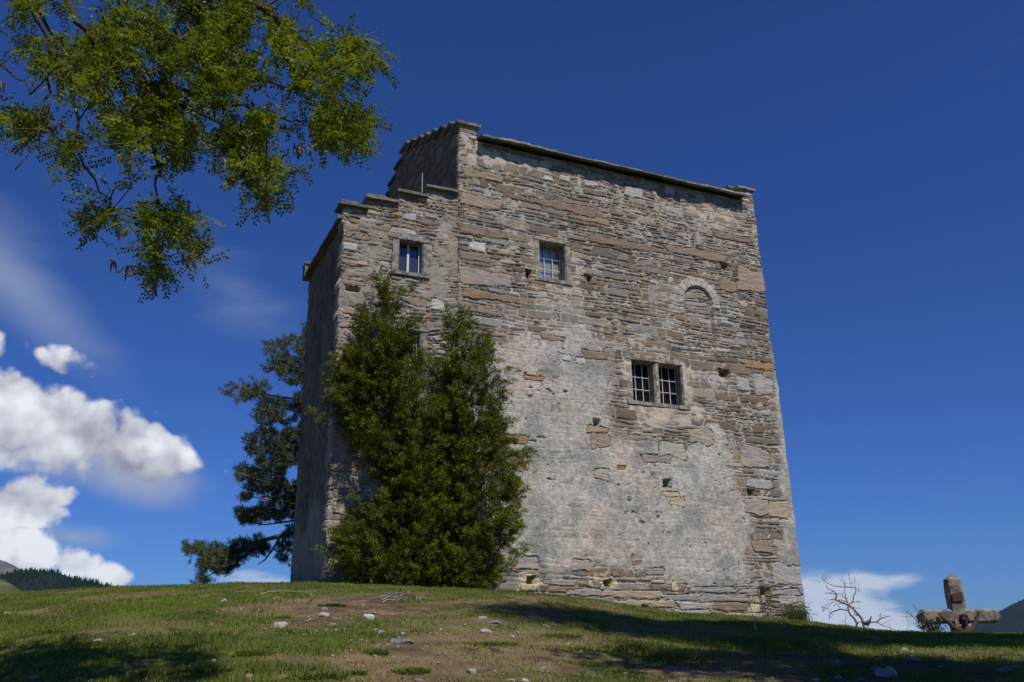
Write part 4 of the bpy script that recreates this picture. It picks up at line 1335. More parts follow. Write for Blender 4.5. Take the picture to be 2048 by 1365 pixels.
# bunches of dry seed pods
PODS = [(640, 285, 26, 16), (700, 120, 22, 10), (735, 115, 14, 8), (535, 400, 26, 26), (530, 360, 16, 8), (420, 335, 18, 10), (330, 250, 16, 8), (215, 190, 22, 10), (95, 220, 18, 12), (110, 250, 14, 8), (180, 455, 16, 9), (165, 440, 10, 6),
        (245, 470, 10, 6), (255, 540, 16, 7), (225, 530, 10, 7), (350, 485, 10, 7), (390, 510, 10, 5), (310, 570, 12, 7), (150, 180, 14, 9), (290, 180, 18, 7), (400, 130, 16, 7), (515, 120, 18, 7), (430, 40, 18, 7), (570, 260, 16, 7), (5, 170, 10, 8), (600, 300, 14, 8), (470, 80, 12, 5), (660, 250, 16, 8), (205, 80, 14, 6)]
rest = Bag(); npod = 0
for x, y, spd, n in PODS:
    dep = D0 - .25 + r.normal() * .2
    for q in range(n):
        p = at_depth(x + r.normal() * spd * .45, y - 6 + r.normal() * spd * .38, dep + r.normal() * .08)
        L_ = .05 + .035 * r.random(); dv = unit((np.array([0, 0, -1.0]) + r.normal(size=3) * .28)[None])[0]
        sv = unit(np.cross(dv, rand_unit(1, r)[0])[None])[0]; cv = np.cross(dv, sv) * (r.normal() * .011)
        col = np.array(random.choice([(.075, .045, .035), (.10, .065, .045), (.055, .035, .03), (.17, .125, .085)])) * random.uniform(.8, 1.2)
        w2 = .005 + .0022 * r.random(); nrm2 = np.cross(dv, sv) * .0025
        Vv = []
        for t, ww in ((0, .25), (.3, 1), (.7, 1), (1, .2)):
            c_ = p + dv * L_ * t + cv * math.sin(t * 3.14)
            Vv += [c_ - sv * w2 * ww + nrm2, c_ + sv * w2 * ww + nrm2, c_ + sv * w2 * ww - nrm2, c_ - sv * w2 * ww - nrm2]
        Fs = []
        for k in range(3):
            for e in range(4): Fs.append((k * 4 + e, k * 4 + (e + 1) % 4, (k + 1) * 4 + (e + 1) % 4, (k + 1) * 4 + e))
        Fs += [(3, 2, 1, 0), (12, 13, 14, 15)]
        npod += 1
        if npod <= 96:
            pbag = Bag(); pbag.add(Vv, Fs, col); to_loc(pbag.build('seed_pod', M['pod']))
        else:
            rest.add(Vv, Fs, col)
tag(to_loc(rest.build('seed_pods', M['pod'])), kind='stuff')

# ------------------------------------------------------------------ tall trees beside and behind the camera: they shade the slope
def broad_tree(x, y, crown, rad, label, seed, n=5200, leaf=.16):
    r = np.random.default_rng(seed)
    z = gl(x, y) - .1
    e = empty('broadleaf_tree', (x, y, z), label, 'tree', 'tall trees round the lawn')
    b = Bag()
    c = np.array(crown) - np.array([x, y, z])
    b.tube([(0, 0, 0), (c[0] * .2, c[1] * .2, c[2] * .4), (c[0] * .6, c[1] * .6, c[2] * .75), tuple(c)], [.35, .28, .2, .08], 9, (.10, .08, .06))
    rad = np.array(rad)
    dirs_ = rand_unit(26, r)
    ends = c + dirs_ * rad * .75
    for q in ends:
        b.tube([c * .7, (c * .7 + q) / 2 + np.array([0, 0, .3]), q], [.08, .05, .015], 5, (.10, .08, .06))
    b.build('trunk', M['bark'], e)
    pk = ends[r.integers(0, len(ends), n)] + r.normal(size=(n, 3)) * rad * .22
    nn_ = 5
    ii = np.repeat(np.arange(n), nn_)
    base = pk[ii] + r.normal(size=(len(ii), 3)) * .18
    dd = rand_unit(len(ii), r)
    V, Fq = diamonds(base, dd, perp(dd, r), leaf * (.8 + .5 * r.random(len(ii))), leaf * .55 * (.8 + .4 * r.random(len(ii))))
    tone = r.random(n)[ii][:, None]
    mesh_np('foliage', V, Fq, M['locust'], e, np.repeat(np.array([.05, .085, .014]) * (1 - tone) + np.array([.10, .13, .02]) * tone, 4, 0))
    return e


def shade_at(px, py, H):
    """where a crown at height H above the ground must hang to shade a picture point"""
    g = on_ground(px, py)
    return g + SUN_DIR * (H / SUN_DIR[2])


for (px, py, H_, rad, tx, ty, lab, n) in ((1340, 1250, 16.0, (2.6, 1.5, 1.5), -1.0, -3.0, 'tall leafy tree beyond the right edge shading the foot of the tower', 5200),
                                         (1640, 1264, 14.5, (3.0, 1.4, 1.5), 3.0, -1.5, 'wide leafy tree beyond the right edge shading the slope before the stone cross', 5600),
                                         (1950, 1272, 13.0, (2.6, 1.5, 1.5), 3.0, -.5, 'leafy tree farthest right whose shade falls before the stone cross', 4200),
                                         (1800, 1347, 9.5, (2.9, .95, 1.3), 2.0, -2.0, 'broad tree right of the camera shading the stony lower corner', 3600)):
    c_ = shade_at(px, py, H_)
    broad_tree(c_[0] + tx, c_[1] + ty, c_, rad, lab, int(px), n)

# ------------------------------------------------------------------ grass blades
r = np.random.default_rng(35)
NG = 560000
yg = 5.0 + 20.0 * r.random(NG) ** 1.25
ag_ = -.70 + 1.40 * r.random(NG)
xg = ag_ * yg
kp = r.random(NG) < np.clip(0.35 + yg / 28.0, 0, 1)
xg, yg = xg[kp], yg[kp]
zg_ = terrain(xg, yg)
Pg = np.stack([xg, yg, zg_], 1)
dry, soil, lush = ground_mix(xg, yg, Pg)
u_ = (Pg - A0) @ DU; v_ = (Pg - A0) @ NF
ok = (r.random(len(xg)) > soil * .95) & (r.random(len(xg)) > dry * .62) & ~((v_ < 0.02) & (u_ > 0) & (u_ < 16.2))
Pg, dry, soil, lush = Pg[ok], dry[ok], soil[ok], lush[ok]
n = len(Pg)
tuft = fbm(Pg[:, 0], Pg[:, 1], 3.2, 3, 2)
hgt = (.022 + .036 * r.random(n)) * (0.25 + 1.6 * tuft ** 1.4) * (1 + .7 * lush) * (1 - .35 * dry)
lean = r.normal(size=(n, 3)) * .55; lean[:, 2] = 1.0
dd = unit(lean)
wd = .007 + .006 * r.random(n) + .00045 * Pg[:, 1]
sd = unit(np.cross(dd, rand_unit(n, r)))
V = np.stack([Pg - sd * wd[:, None] * .5 - np.array([0, 0, .01]), Pg + sd * wd[:, None] * .5 - np.array([0, 0, .01]), Pg + dd * hgt[:, None]], 1).reshape(-1, 3)
Ft = (np.arange(n) * 3)[:, None] + np.array([0, 1, 2])[None]
tone = np.clip(.35 * r.random(n) + 1.3 * (fbm(Pg[:, 0], Pg[:, 1], 1.1, 4, 5, .6) - .5) + .6 * (fbm(Pg[:, 0], Pg[:, 1], 4.0, 3, 1) - .5) + .30, 0, 1)[:, None]
cg_ = np.array([.070, .114, .014]) * (1 - tone) + np.array([.205, .255, .034]) * tone
cg_ = cg_ * (1 - .25 * lush[:, None])
ds_ = np.array([.26, .19, .095]) * (.6 + .7 * r.random(n)[:, None])
isd = (r.random(n) < .06 + .70 * dry)[:, None]
cg_ = np.where(isd, ds_, cg_)
tag(mesh_np('grass', V, Ft, M['grass'], None, np.repeat(cg_, 3, 0)), 'short patchy green and straw-coloured grass covering the slope', 'grass', kind='stuff')

# ------------------------------------------------------------------ stones lying in the grass
def rock_mesh(w_, h_, d_, seed, col, flat=False):
    r = np.random.default_rng(seed)
    bm = bmesh.new()
    bmesh.ops.create_icosphere(bm, subdivisions=3, radius=1.0)
    cuts = [(unit(r.normal(size=(1, 3)))[0],   .42 + .35 * r.random()) for _ in range(13)]
    V = np.array([v.co[:] for v in bm.verts])
    for nrm3, dist in cuts:
        s = V @ nrm3
        V = V - np.maximum(s - dist, 0)[:, None] * nrm3
    V = V * (1 + (vnoise(V[:, 0] * 3 + seed, V[:, 1] * 3 + V[:, 2] * 2, 1) - .5)[:, None] * .16)
    V = V / np.abs(V).max(0) * np.array([w_ / 2, d_ / 2, h_ / 2])
    fc = np.array([[v.index for v in f.verts] for f in bm.faces])
    bm.free()
    cn = fbm(V[:, 0] * 20 + seed, V[:, 2] * 30 + V[:, 1] * 20, .5, 4, 2)[:, None]
    return V, fc, np.array(col) * (.65 + .7 * cn)


def rock(px, py, wpx, hpx, col, label, name='stone', tilt=0.0, group='stones lying in the grass'):
    g = on_ground(px, py)
    k = FPX / math.hypot(g[0], g[1])
    w_ = wpx / k; h_ = max(hpx / k, .02)
    V, fc, cc = rock_mesh(w_, h_ * 1.35, w_ * random.uniform(.6, .95), int(px * 7 + py), col)
    o = mesh_np(name, V, fc, M['rock'], None, cc)
    o.location = (g[0], g[1], gl(g[0], g[1]) + h_ * .06)
    o.rotation_euler = (random.uniform(-.15, .15), tilt + random.uniform(-.1, .1), random.uniform(-.5, .5))
    return tag(o, label, 'stone', group)


W_ = (.40, .38, .35); G_ = (.30, .295, .285); T_ = (.42, .35, .25); D_ = (.22, .21, .20)
ROCKS = [(15, 1229, 15, 5, W_, 'flat pale stone at the far left edge of the lawn'), (196, 1283, 18, 7, W_, 'pale stone alone in the left of the lawn above the tree shade'), (266, 1272, 10, 6, W_, 'small pale stone right of the lone stone on the left lawn'),
         (251, 1333, 10, 8, W_, 'small white stone at the rim of the lower left shade'), (447, 1204, 14, 8, W_, 'round white stone high on the slope below the pine'), (481, 1221, 9, 6, T_, 'small tan stone in the bare strip below the pine'),
         (556, 1253, 34, 15, (.50, .47, .42), 'large cream wedge-shaped stone in front of the tower left corner'), (648, 1221, 15, 8, G_, 'grey stone above the pale block, below the juniper'), (648, 1233, 19, 11, (.44, .42, .39), 'pale grey blocky stone on dry soil below the juniper left side'),
         (735, 1238, 26, 16, (.52, .51, .49), 'biggest white rock below the juniper'), (750, 1229, 13, 7, W_, 'small white rock touching the biggest white rock'), (726, 1213, 10, 5, W_, 'thin pale stone just under the juniper branches'),
         (667, 1253, 19, 7, W_, 'flat white stone in the row below the blocky stone'), (691, 1261, 14, 5, G_, 'thin grey slab beside the flat white stone'), (673, 1263, 14, 6, W_, 'low pale stone under the flat white stone'), (632, 1266, 14, 7, D_, 'dull grey stone at the left end of the stone row'),
         (711, 1257, 10, 4, W_, 'small chip at the right end of the stone row'), (763, 1266, 20, 6, G_, 'grey slab above the long flat slab'), (796, 1278, 20, 8, D_, 'dark grey stone resting on the long flat slab'), (804, 1286, 54, 8, (.27, .27, .275), 'long flat grey slab in the middle of the slope'),
         (806, 1269, 13, 5, W_, 'pale chip behind the dark stone on the slab'), (797, 1296, 11, 5, W_, 'pale chip in front of the long flat slab'), (965, 1240, 20, 9, T_, 'tan stone at the top of the right-hand trio'), (988, 1247, 28, 7, G_, 'flat grey stone beside the tan stone'),
         (974, 1266, 32, 10, (.40, .40, .39), 'broad grey stone lowest of the right-hand trio'), (1024, 1275, 11, 7, W_, 'round white stone right of the broad grey stone'), (848, 1231, 8, 4, W_, 'tiny pale stone below the juniper right side'), (881, 1261, 8, 5, W_, 'tiny pale stone left of the right-hand trio'),
         (724, 1345, 14, 6, G_, 'small grey stone between green tufts at the bottom'), (945, 1347, 24, 13, (.42, .41, .40), 'grey stone on brown soil at the bottom middle'), (499, 1358, 15, 11, (.34, .23, .14), 'rusty brown stone at the bottom edge'), (426, 1326, 12, 8, T_, 'small tan stone on bare soil left of the lush grass'),
         (67, 1359, 30, 9, D_, 'dull stone in the shade of the bottom left corner'), (840, 1364, 22, 8, D_, 'dark stone cut by the bottom edge in the middle'), (1092, 1255, 20, 7, D_, 'dull stone at the rim of the tower foot shade'), (1137, 1290, 10, 5, W_, 'small pale stone left of the dry tussock'),
         (1187, 1301, 10, 6, W_, 'white pebble on the right slope'), (1083, 1346, 14, 17, G_, 'upright grey splinter at the bottom right of the soil'), (1251, 1349, 14, 5, W_, 'thin pale chip at the lower right'), (1024, 1363, 20, 6, W_, 'white stone cut by the bottom edge'),
         (1052, 1363, 18, 7, W_, 'second white stone cut by the bottom edge, the right one'), (1806, 1308, 24, 14, G_, 'grey stone in the right-hand shade under the cross'), (1782, 1313, 16, 7, D_, 'dull flat stone in the shade left of the grey stone'), (1673, 1328, 18, 10, G_, 'blocky stone alone in the right-hand shade'),
         (1750, 1341, 26, 8, D_, 'low dark stone in the shade above the tall stone'), (1772, 1353, 36, 22, (.40, .39, .38), 'largest pale stone in the shade of the bottom right'), (1672, 1358, 24, 8, G_, 'pale slab at the bottom edge in shade'), (1632, 1363, 18, 7, G_, 'stone at the bottom edge left of the pale slab'),
         (1722, 1361, 16, 7, D_, 'dark stone between slab and largest pale stone'), (1832, 1322, 30, 9, D_, 'wide dull stone right of the grey stone in shade'), (1968, 1285, 20, 7, D_, 'flat stone in the grass below the cross'), (2010, 1345, 34, 12, D_, 'dark stone in the bottom right corner')]
for px, py, wp, hp, col, lab in ROCKS:
    rock(px, py, wp, hp, col, lab)
# loose chips too many to count
b_v = []; b_f = []; b_c = []; nb_ = 0
for i in range(300):
    q = random.random()
    if q < .55: px, py = random.gauss(720, 170), random.gauss(1250, 30)
    elif q < .8: px, py = random.uniform(0, 2040), random.uniform(1215, 1360)
    else: px, py = random.gauss(900, 150), random.gauss(1310, 25)
    if not (0 < px < 2048 and 1195 < py < 1365): continue
    g = on_ground(px, py)
    s = .012 + .022 * random.random() ** 2
    V, fc, cc = rock_mesh(s * 1.6, s * .8, s * 1.2, i, random.choice([W_, G_, G_, T_]))
    b_v.append(V + np.array([g[0], g[1], gl(g[0], g[1]) + s * .2])); b_f.append(fc + nb_); b_c.append(cc); nb_ += len(V)
tag(mesh_np('gravel', np.concatenate(b_v), np.concatenate(b_f), M['rock'], None, np.concatenate(b_c)), 'tiny pale stone chips scattered over the bare soil and grass', 'gravel', kind='stuff')

# ------------------------------------------------------------------ dead twigs under the juniper
TW = [((520, 1191), (560, 1188), (632, 1188), 'long thin pale twig lying on the crest left of the juniper'), ((545, 1202), (560, 1200), (566, 1206), 'short curved twig below the long thin twig'), ((616, 1206), (625, 1201), (630, 1196), 'forked twig sticking up beside white pebbles'),
      ((762, 1203), (790, 1199), (812, 1200), 'lowest twig of the pile under the juniper'), ((768, 1194), (795, 1191), (826, 1187), 'straight twig topmost in the pile under the juniper'), ((775, 1188), (800, 1195), (815, 1204), 'twig crossing the pile from upper left to lower right'),
      ((785, 1205), (800, 1194), (818, 1186), 'twig crossing the pile from lower left to upper right'), ((765, 1208), (782, 1206), (800, 1206), 'grey twig stub in front of the pile'), ((798, 1186), (810, 1190), (830, 1196), 'twig at the right end of the pile'),
      ((833, 1202), (842, 1197), (848, 1191), 'short leaning twig right of the pile'), ((840, 1203), (846, 1200), (853, 1197), 'shortest twig right of the pile'), ((758, 1198), (770, 1196), (790, 1197), 'twig at the left end of the pile'), ((588, 1210), (588, 1200), (590, 1192), 'thin upright dead stem on the bare patch')]
for (p0, p1, p2, lab) in TW:
    b = Bag()
    pts = []
    for i, (x, y) in enumerate((p0, p1, p2)):
        g = on_ground(x, min(y + 2, 1364)); g[2] = gl(g[0], g[1]) + .03 + .03 * i * random.random()
        pts.append(g)
    if 'upright' in lab: pts = [pts[0], pts[0] + np.array([.02, 0, .14]), pts[0] + np.array([.04, 0, .26])]
    if 'forked' in lab:
        b.tube([pts[1], pts[1] + np.array([-.06, 0, .1])], [.008, .004], 5, (.36, .33, .29))
        pts[2][2] += .12
    cc = np.array((.27, .235, .20)) * random.uniform(.55, 1.15) * (.45 if 'upright' in lab else 1)
    b.tube([pts[0], (pts[0] + pts[1]) / 2 + np.array([random.uniform(-.03, .03), 0, .02]), pts[1], (pts[1] + pts[2]) / 2 + np.array([random.uniform(-.03, .03), 0, -.01]), pts[2]], [.011, .010, .008, .006, .004], 6, cc)
    tag(b.build('twig', M['bark']), lab, 'twig', 'dead twigs under the juniper')

# ------------------------------------------------------------------ weeds and tufts
def weed(px, py, wpx, col, label, n=160, tall=1.0, name='grass_tuft', cat='grass tuft'):
    r = np.random.default_rng(int(px + py))
    g = on_ground(px, py); z = gl(g[0], g[1])
    R = wpx / FPX * math.hypot(g[0], g[1]) / 2
    a = r.random(n) * 6.283; q = r.random(n) ** .7 * R * 1.15
    base = np.stack([np.cos(a) * q, np.sin(a) * q * .8, np.zeros(n) - .01], 1)
    dd = unit(np.stack([np.cos(a) * q / R * .9, np.sin(a) * q / R * .9, np.full(n, 1.0)], 1) + r.normal(size=(n, 3)) * .35)
    V, Fq = diamonds(base, dd, perp(dd, r), (.03 + .05 * r.random(n)) * tall, .008 + .008 * r.random(n))
    cc = np.array(col) * (.6 + .8 * r.random(n)[:, None])
    o = mesh_np(name, V, Fq, M['grass'], None, np.repeat(cc, 4, 0))
    o.location = (g[0], g[1], z)
    return tag(o, label, cat, 'taller tufts in the lawn')


GR = (.16, .205, .036); YG = (.17, .19, .045)
for px, py, wp, col, lab, tall in ((822, 1346, 56, GR, 'round fresh green tuft on the brown soil, the rightmost at the bottom', .9), (635, 1356, 95, GR, 'widest bright green tuft at the bottom edge', .9), (752, 1308, 36, GR, 'small green tuft in the dry grass below the long slab', .9),
                                   (716, 1350, 26, GR, 'little green tuft between the wide and the round one', .8), (505, 1310, 60, GR, 'low green clump left of the dry grass', .9), (560, 1238, 40, GR, 'leafy tuft behind the cream wedge stone', .8), (665, 1214, 44, (.06, .09, .02), 'dark leafy weed beside the grey stone under the juniper', .9),
                                   (980, 1290, 90, GR, 'broad leafy weed below the right-hand stones', .7), (1330, 1318, 110, YG, 'tall yellowish tussock on the right slope', 1.7), (1265, 1300, 60, GR, 'green tussock beside the yellowish one', 1.3), (1120, 1275, 70, GR, 'leafy clump at the rim of the tower foot shade', .9), (420, 1345, 60, YG, 'yellow-green clump near the rusty stone', 1.2), (310, 1352, 70, YG, 'coarse clump at the bottom left', 1.1)):
    weed(px, py, wp, col, lab, int(260 + wp * 9), tall)
g = on_ground(1511, 1263)
b = Bag(); b.tube([(0, 0, 0), (.01, 0, .13), (-.03, 0, .26)], [.010, .010, .004], 5, (.50, .46, .36)); b.tube([(.01, 0, .13), (.05, 0, .20)], [.008, .003], 5, (.5, .46, .36))
o = b.build('dry_stalk', M['bark']); o.location = (g[0], g[1], gl(g[0], g[1])); tag(o, 'single pale dry stalk standing in the shaded grass before the tower', 'dry stalk')

# leafy shrubs at the tower's right foot and by the cross
def shrub(px, py, Y, wpx, hpx, label, n, col, seed, leaf=.05, stems=5, sparse=False, name='shrub'):
    r = np.random.default_rng(seed)
    c = at_depth(px, py, Y); k = FPX / Y * .98
    W2, H2 = wpx / k / 2, hpx / k
    z = min(c[2], gl(c[0], c[1])) - .1
    e = empty(name, (c[0], c[1], z), label, 'shrub')
    b = Bag(); tips = []
    for i in range(stems):
        t = np.array([r.uniform(-1, 1) * W2 * .8, r.uniform(-1, 1) * W2 * .5, (c[2] - z) + H2 * r.uniform(.55, 1.0)])
        b.tube([(r.normal() * .05, r.normal() * .05, 0), t * .5 + r.normal(size=3) * .05, t], [.014, .010, .004], 5, (.14, .11, .07)); tips.append(t)
    b.build('stem', M['bark'], e)
    tips = np.array(tips)
    ki = r.integers(0, len(tips), n)
    f_ = np.sqrt(r.random(n)) if sparse else .55 + .45 * r.random(n)
    base = tips[ki] * f_[:, None]; base[:, 2] = np.maximum(base[:, 2], (c[2] - z))
    base = base + r.normal(size=(n, 3)) * np.array([W2 * (.16 if sparse else .38), W2 * (.16 if sparse else .3), H2 * (.08 if sparse else .18)])
    base[:, 2] = np.maximum(base[:, 2], c[2] - z - .1)
    dd = unit(r.normal(size=(n, 3)) + np.array([0, 0, .3]))
    V, Fq = diamonds(base, dd, perp(dd, r), leaf * (.7 + .6 * r.random(n)), leaf * .55 * (.7 + .5 * r.random(n)))
    mesh_np('foliage', V, Fq, M['locust'], e, np.repeat(np.array(col) * (.55 + .8 * r.random(n)[:, None]), 4, 0))
    return e


SG = (.075, .105, .025)
shrub(1532, 1238, 29.2, 40, 62, 'thin airy shrub with upright stems at the tower foot', 420, SG, 3, .07, 6, True)
shrub(1574, 1242, 29.3, 34, 30, 'small bushy shrub between the airy and the round one', 520, SG, 4, .06, 7)
shrub(1606, 1250, 29.0, 40, 36, 'round dense shrub at the tower right corner', 1100, (.065, .100, .018), 5, .06, 9)
shrub(1872, 1268, 19.6, 56, 26, 'low dark shrub left of the stone cross', 300, (.045, .062, .035), 6, .07, 9, True)
shrub(1322, 1224, 27.6, 24, 12, 'tiny weed growing against the squared stones of the tower', 110, SG, 7, .05, 5)

# ------------------------------------------------------------------ bare saplings right of the tower
def c2(x, y): return 1580 + x / 4.376, 1120 + y / 4.376
def sapling(branches, Y, rads, label, seed, base_px):
    r = np.random.default_rng(seed)
    g = at_depth(*base_px, Y); z = gl(g[0], g[1]) - .05
    e = empty('bare_sapling', (g[0], g[1], z), label, 'sapling', 'bare saplings')
    org = np.array([g[0], g[1], z])
    trunk, br = Bag(), Bag()
    for k, ((pts, r0, r1), dep) in enumerate(zip(branches, rads)):
        P = []
        for i, (x, y) in enumerate(pts):
            t = i / max(1, len(pts) - 1)
            P.append(at_depth(*c2(x, y), Y + dep[0] + (dep[1] - dep[0]) * t) - org)
        if k < 2 and r0 > .02:
            P = [np.array([P[0][0], P[0][1], 0.0])] + P
        bag = trunk if r0 > .02 else br
        q = [P[0]]
        for a_, b_ in zip(P[:-1], P[1:]):
            q.append((a_ + b_) / 2 + r.normal(size=3) * np.linalg.norm(b_ - a_) * .035); q.append(b_)
        bag.tube(q, list(np.linspace(r0, r1, len(q))), 6, np.array((.21, .175, .135)) * random.uniform(.8, 1.1))
        # side twigs
        if r0 <= .02:
            for a_ in q[2::3]:
                t = a_ + r.normal(size=3) * np.array([.10, .10, .10]) + np.array([0, 0, .03])
                br.tube([a_, t], [.005, .003], 4, (.2, .16, .12))
    trunk.build('trunk', M['bark'], e, True)
    if br.v: br.build('branches', M['bark'], e, True)
    return e


S1 = [([(662, 640), (655, 600), (640, 555), (610, 490), (555, 430), (510, 395), (450, 375), (395, 345)], .036, .018), ([(584, 640), (583, 600), (585, 560), (560, 510), (515, 450), (508, 395)], .030, .018),
      ([(395, 345), (410, 310), (395, 285), (360, 262), (330, 255), (318, 220)], .016, .006), ([(508, 395), (490, 330), (478, 270), (472, 200)], .018, .006), ([(510, 395), (548, 372), (558, 310), (575, 290), (575, 245), (530, 240), (480, 240), (390, 230), (320, 200), (285, 175), (280, 145)], .018, .005),
      ([(655, 555), (690, 545), (760, 545), (785, 520), (820, 505), (868, 490)], .020, .006), ([(760, 545), (800, 570), (860, 590), (912, 612)], .012, .004), ([(512, 445), (440, 432), (370, 455), (345, 490), (340, 515)], .016, .005), ([(500, 368), (440, 350), (390, 365), (340, 400), (290, 450)], .013, .005),
      ([(405, 300), (450, 298), (485, 340)], .010, .006), ([(530, 240), (545, 210), (522, 160), (505, 120)], .009, .003), ([(575, 245), (605, 280)], .008, .004), ([(545, 372), (600, 362), (626, 370)], .009, .004), ([(410, 355), (350, 350), (300, 348)], .008, .003), ([(473, 205), (450, 180), (425, 158)], .008, .003),
      ([(400, 300), (340, 290), (305, 300)], .008, .003), ([(290, 180), (330, 160), (365, 142)], .006, .003), ([(290, 450), (282, 420), (276, 390)], .006, .003), ([(290, 410), (350, 440)], .006, .003), ([(535, 405), (590, 425), (625, 422)], .008, .003), ([(610, 490), (565, 480), (560, 455)], .012, .006), ([(500, 590), (485, 540), (430, 535)], .006, .003), ([(575, 260), (560, 200), (580, 180)], .006, .003), ([(600, 560), (590, 545), (640, 540)], .012, .008),
      ([(790, 520), (788, 480), (796, 460)], .006, .003), ([(450, 375), (410, 395), (380, 400)], .007, .003)]
sapling(S1, 21.0, [(0, 0), (.1, 0), (0, -.4), (0, .3), (0, .5), (0, -.3), (-.1, -.5), (0, .3), (0, -.3), (0, .2), (.3, .5), (.4, .6), (0, .3), (0, -.3), (.2, .4), (-.2, -.4), (.4, .5), (-.3, -.4), (-.3, -.2), (0, .3), (0, .1), (.3, .5), (.4, .4), (.1, .1), (-.2, -.3), (0, -.2)], 'bare twisted sapling with two stems and a bird at its foot', 3, (1731, 1262))
S2 = [([(1178, 640), (1170, 610), (1140, 580), (1080, 500), (1030, 460), (1000, 435)], .021, .005), ([(1165, 640), (1178, 590), (1176, 540), (1130, 450), (1080, 400), (1045, 375)], .0205, .004), ([(1080, 500), (1020, 498), (965, 495)], .008, .003), ([(1090, 632), (1050, 618), (1018, 605)], .008, .004), ([(1140, 580), (1100, 560), (1065, 555)], .007, .003), ([(1070, 490), (1065, 465), (1055, 450)], .006, .003), ([(1176, 590), (1200, 560)], .006, .003), ([(1020, 605), (1045, 570)], .005, .003), ([(1150, 600), (1190, 600), (1215, 615)], .006, .003)]
sapling(S2, 20.5, [(0, 0), (0, .3), (0, -.2), (0, 0), (0, .3), (0, .1), (0, .2), (0, .1), (0, -.2)], 'smaller bare sapling just left of the stone cross', 4, (1848, 1263))

# the bird at the foot of the first sapling
g = at_depth(1737, 1259.5, 19.4)
bird = empty('blackbird', (g[0], g[1], g[2] + .09), 'small black bird standing upright at the foot of the twisted sapling', 'bird')
bm = bmesh.new()
prof = [(-.115, .095, .006), (-.08, .085, .016), (-.045, .07, .034), (0, .075, .044), (.035, .095, .042), (.055, .125, .030), (.062, .145, .024), (.068, .162, .026), (.074, .178, .022), (.082, .186, .010), (.098, .182, .004)]
ringsV = []
for (x, z, rr) in prof:
    ringsV.append([bm.verts.new((x, rr * .85 * math.cos(q * math.pi / 4), z - .045 + rr * math.sin(q * math.pi / 4))) for q in range(8)])
for a_, b_ in zip(ringsV[:-1], ringsV[1:]):
    for q in range(8): bm.faces.new((a_[q], a_[(q + 1) % 8], b_[(q + 1) % 8], b_[q]))
bm.faces.new(ringsV[0][::-1]); bm.faces.new(ringsV[-1])
me = bpy.data.meshes.new('body'); bm.to_mesh(me); bm.free()
for p in me.polygons: p.use_smooth = True
bo = link('body', me, M['bird'], bird)
lb = Bag()
for s in (-.015, .015):
    lb.tube([(0, s, .045), (.004, s, 0.02), (.0, s, -.03)], .004, 5); lb.tube([(-.012, s, -.028), (.028, s, -.03)], .0035, 5)
lb.build('legs', M['bird'], bird)
bird.scale = (1.15, 1.15, 1.15)

# ------------------------------------------------------------------ stone crucifix
CY = 20.0
cj = at_depth(1916, 1233, CY)
cgz = gl(cj[0], cj[1]) - .3
cross = empty('stone_crucifix', (cj[0], cj[1], cgz), 'weathered pale stone cross with pointed ends carrying a rusty figure', 'crucifix')
cross.rotation_euler = (0, 0, math.radians(-8))
zc = cj[2] - cgz
def pointed(bag, p, ax, sx, sz, L0, L1, tip, col, bev=.035):
    """bar along ax with an octagonal (bevelled) section sx by sz from L0 to L1, drawn to a point at L1 (and L0 when tip is 2)"""
    ax = np.array(ax, float); s = np.array([0, 1.0, 0]); t = np.cross(ax, s)
    a, b_ = sx / 2, sz / 2
    sec = [(-a, -b_ + bev), (-a + bev, -b_), (a - bev, -b_), (a, -b_ + bev), (a, b_ - bev), (a - bev, b_), (-a + bev, b_), (-a, b_ - bev)]
    nseg = 9
    Ls = list(np.linspace(L0, L1, nseg))
    V = []; r_ = np.random.default_rng(4)
    for l in Ls:
        for (q, w2) in sec: V.append(np.array(p) + ax * l + s * (w2 + r_.normal() * .004) + t * (q + r_.normal() * .004))
    Fs = []
    for i in range(nseg - 1):
        for k in range(8): Fs.append((i * 8 + k, i * 8 + (k + 1) % 8, (i + 1) * 8 + (k + 1) % 8, (i + 1) * 8 + k))
    m = len(V)
    V.append(np.array(p) + ax * (L1 + tip)); Fs += [((nseg - 1) * 8 + k, (nseg - 1) * 8 + (k + 1) % 8, m) for k in range(8)]
    if L0 < 0:
        V.append(np.array(p) + ax * (L0 - tip)); Fs += [((k + 1) % 8, k, m + 1) for k in range(8)]
    else:
        Fs.append(tuple(range(8))[::-1])
    bag.add(V, Fs, col)
STN = (.27, .235, .19)
b = Bag(); pointed(b, (0, 0, 0), (0, 0, 1), .34, .27, 0, zc + .76, .13, STN, .05)
up = b.build('upright', M['dressed'], cross)
b = Bag(); pointed(b, (0, 0, zc), (1, 0, 0), .30, .262, -.73, .73, .15, STN, .05)
b.build('crossbeam', M['dressed'], cross)
b = Bag(); b.hexa([(-.10, -.165, zc + .30), (.115, -.175, zc + .325), (.115, -.137, zc + .325), (-.10, -.137, zc + .30), (-.105, -.18, zc + .46), (.105, -.19, zc + .50), (.105, -.137, zc + .50), (-.105, -.137, zc + .46)], (.10, .05, .038))
b.build('plaque', M['rust'], cross)
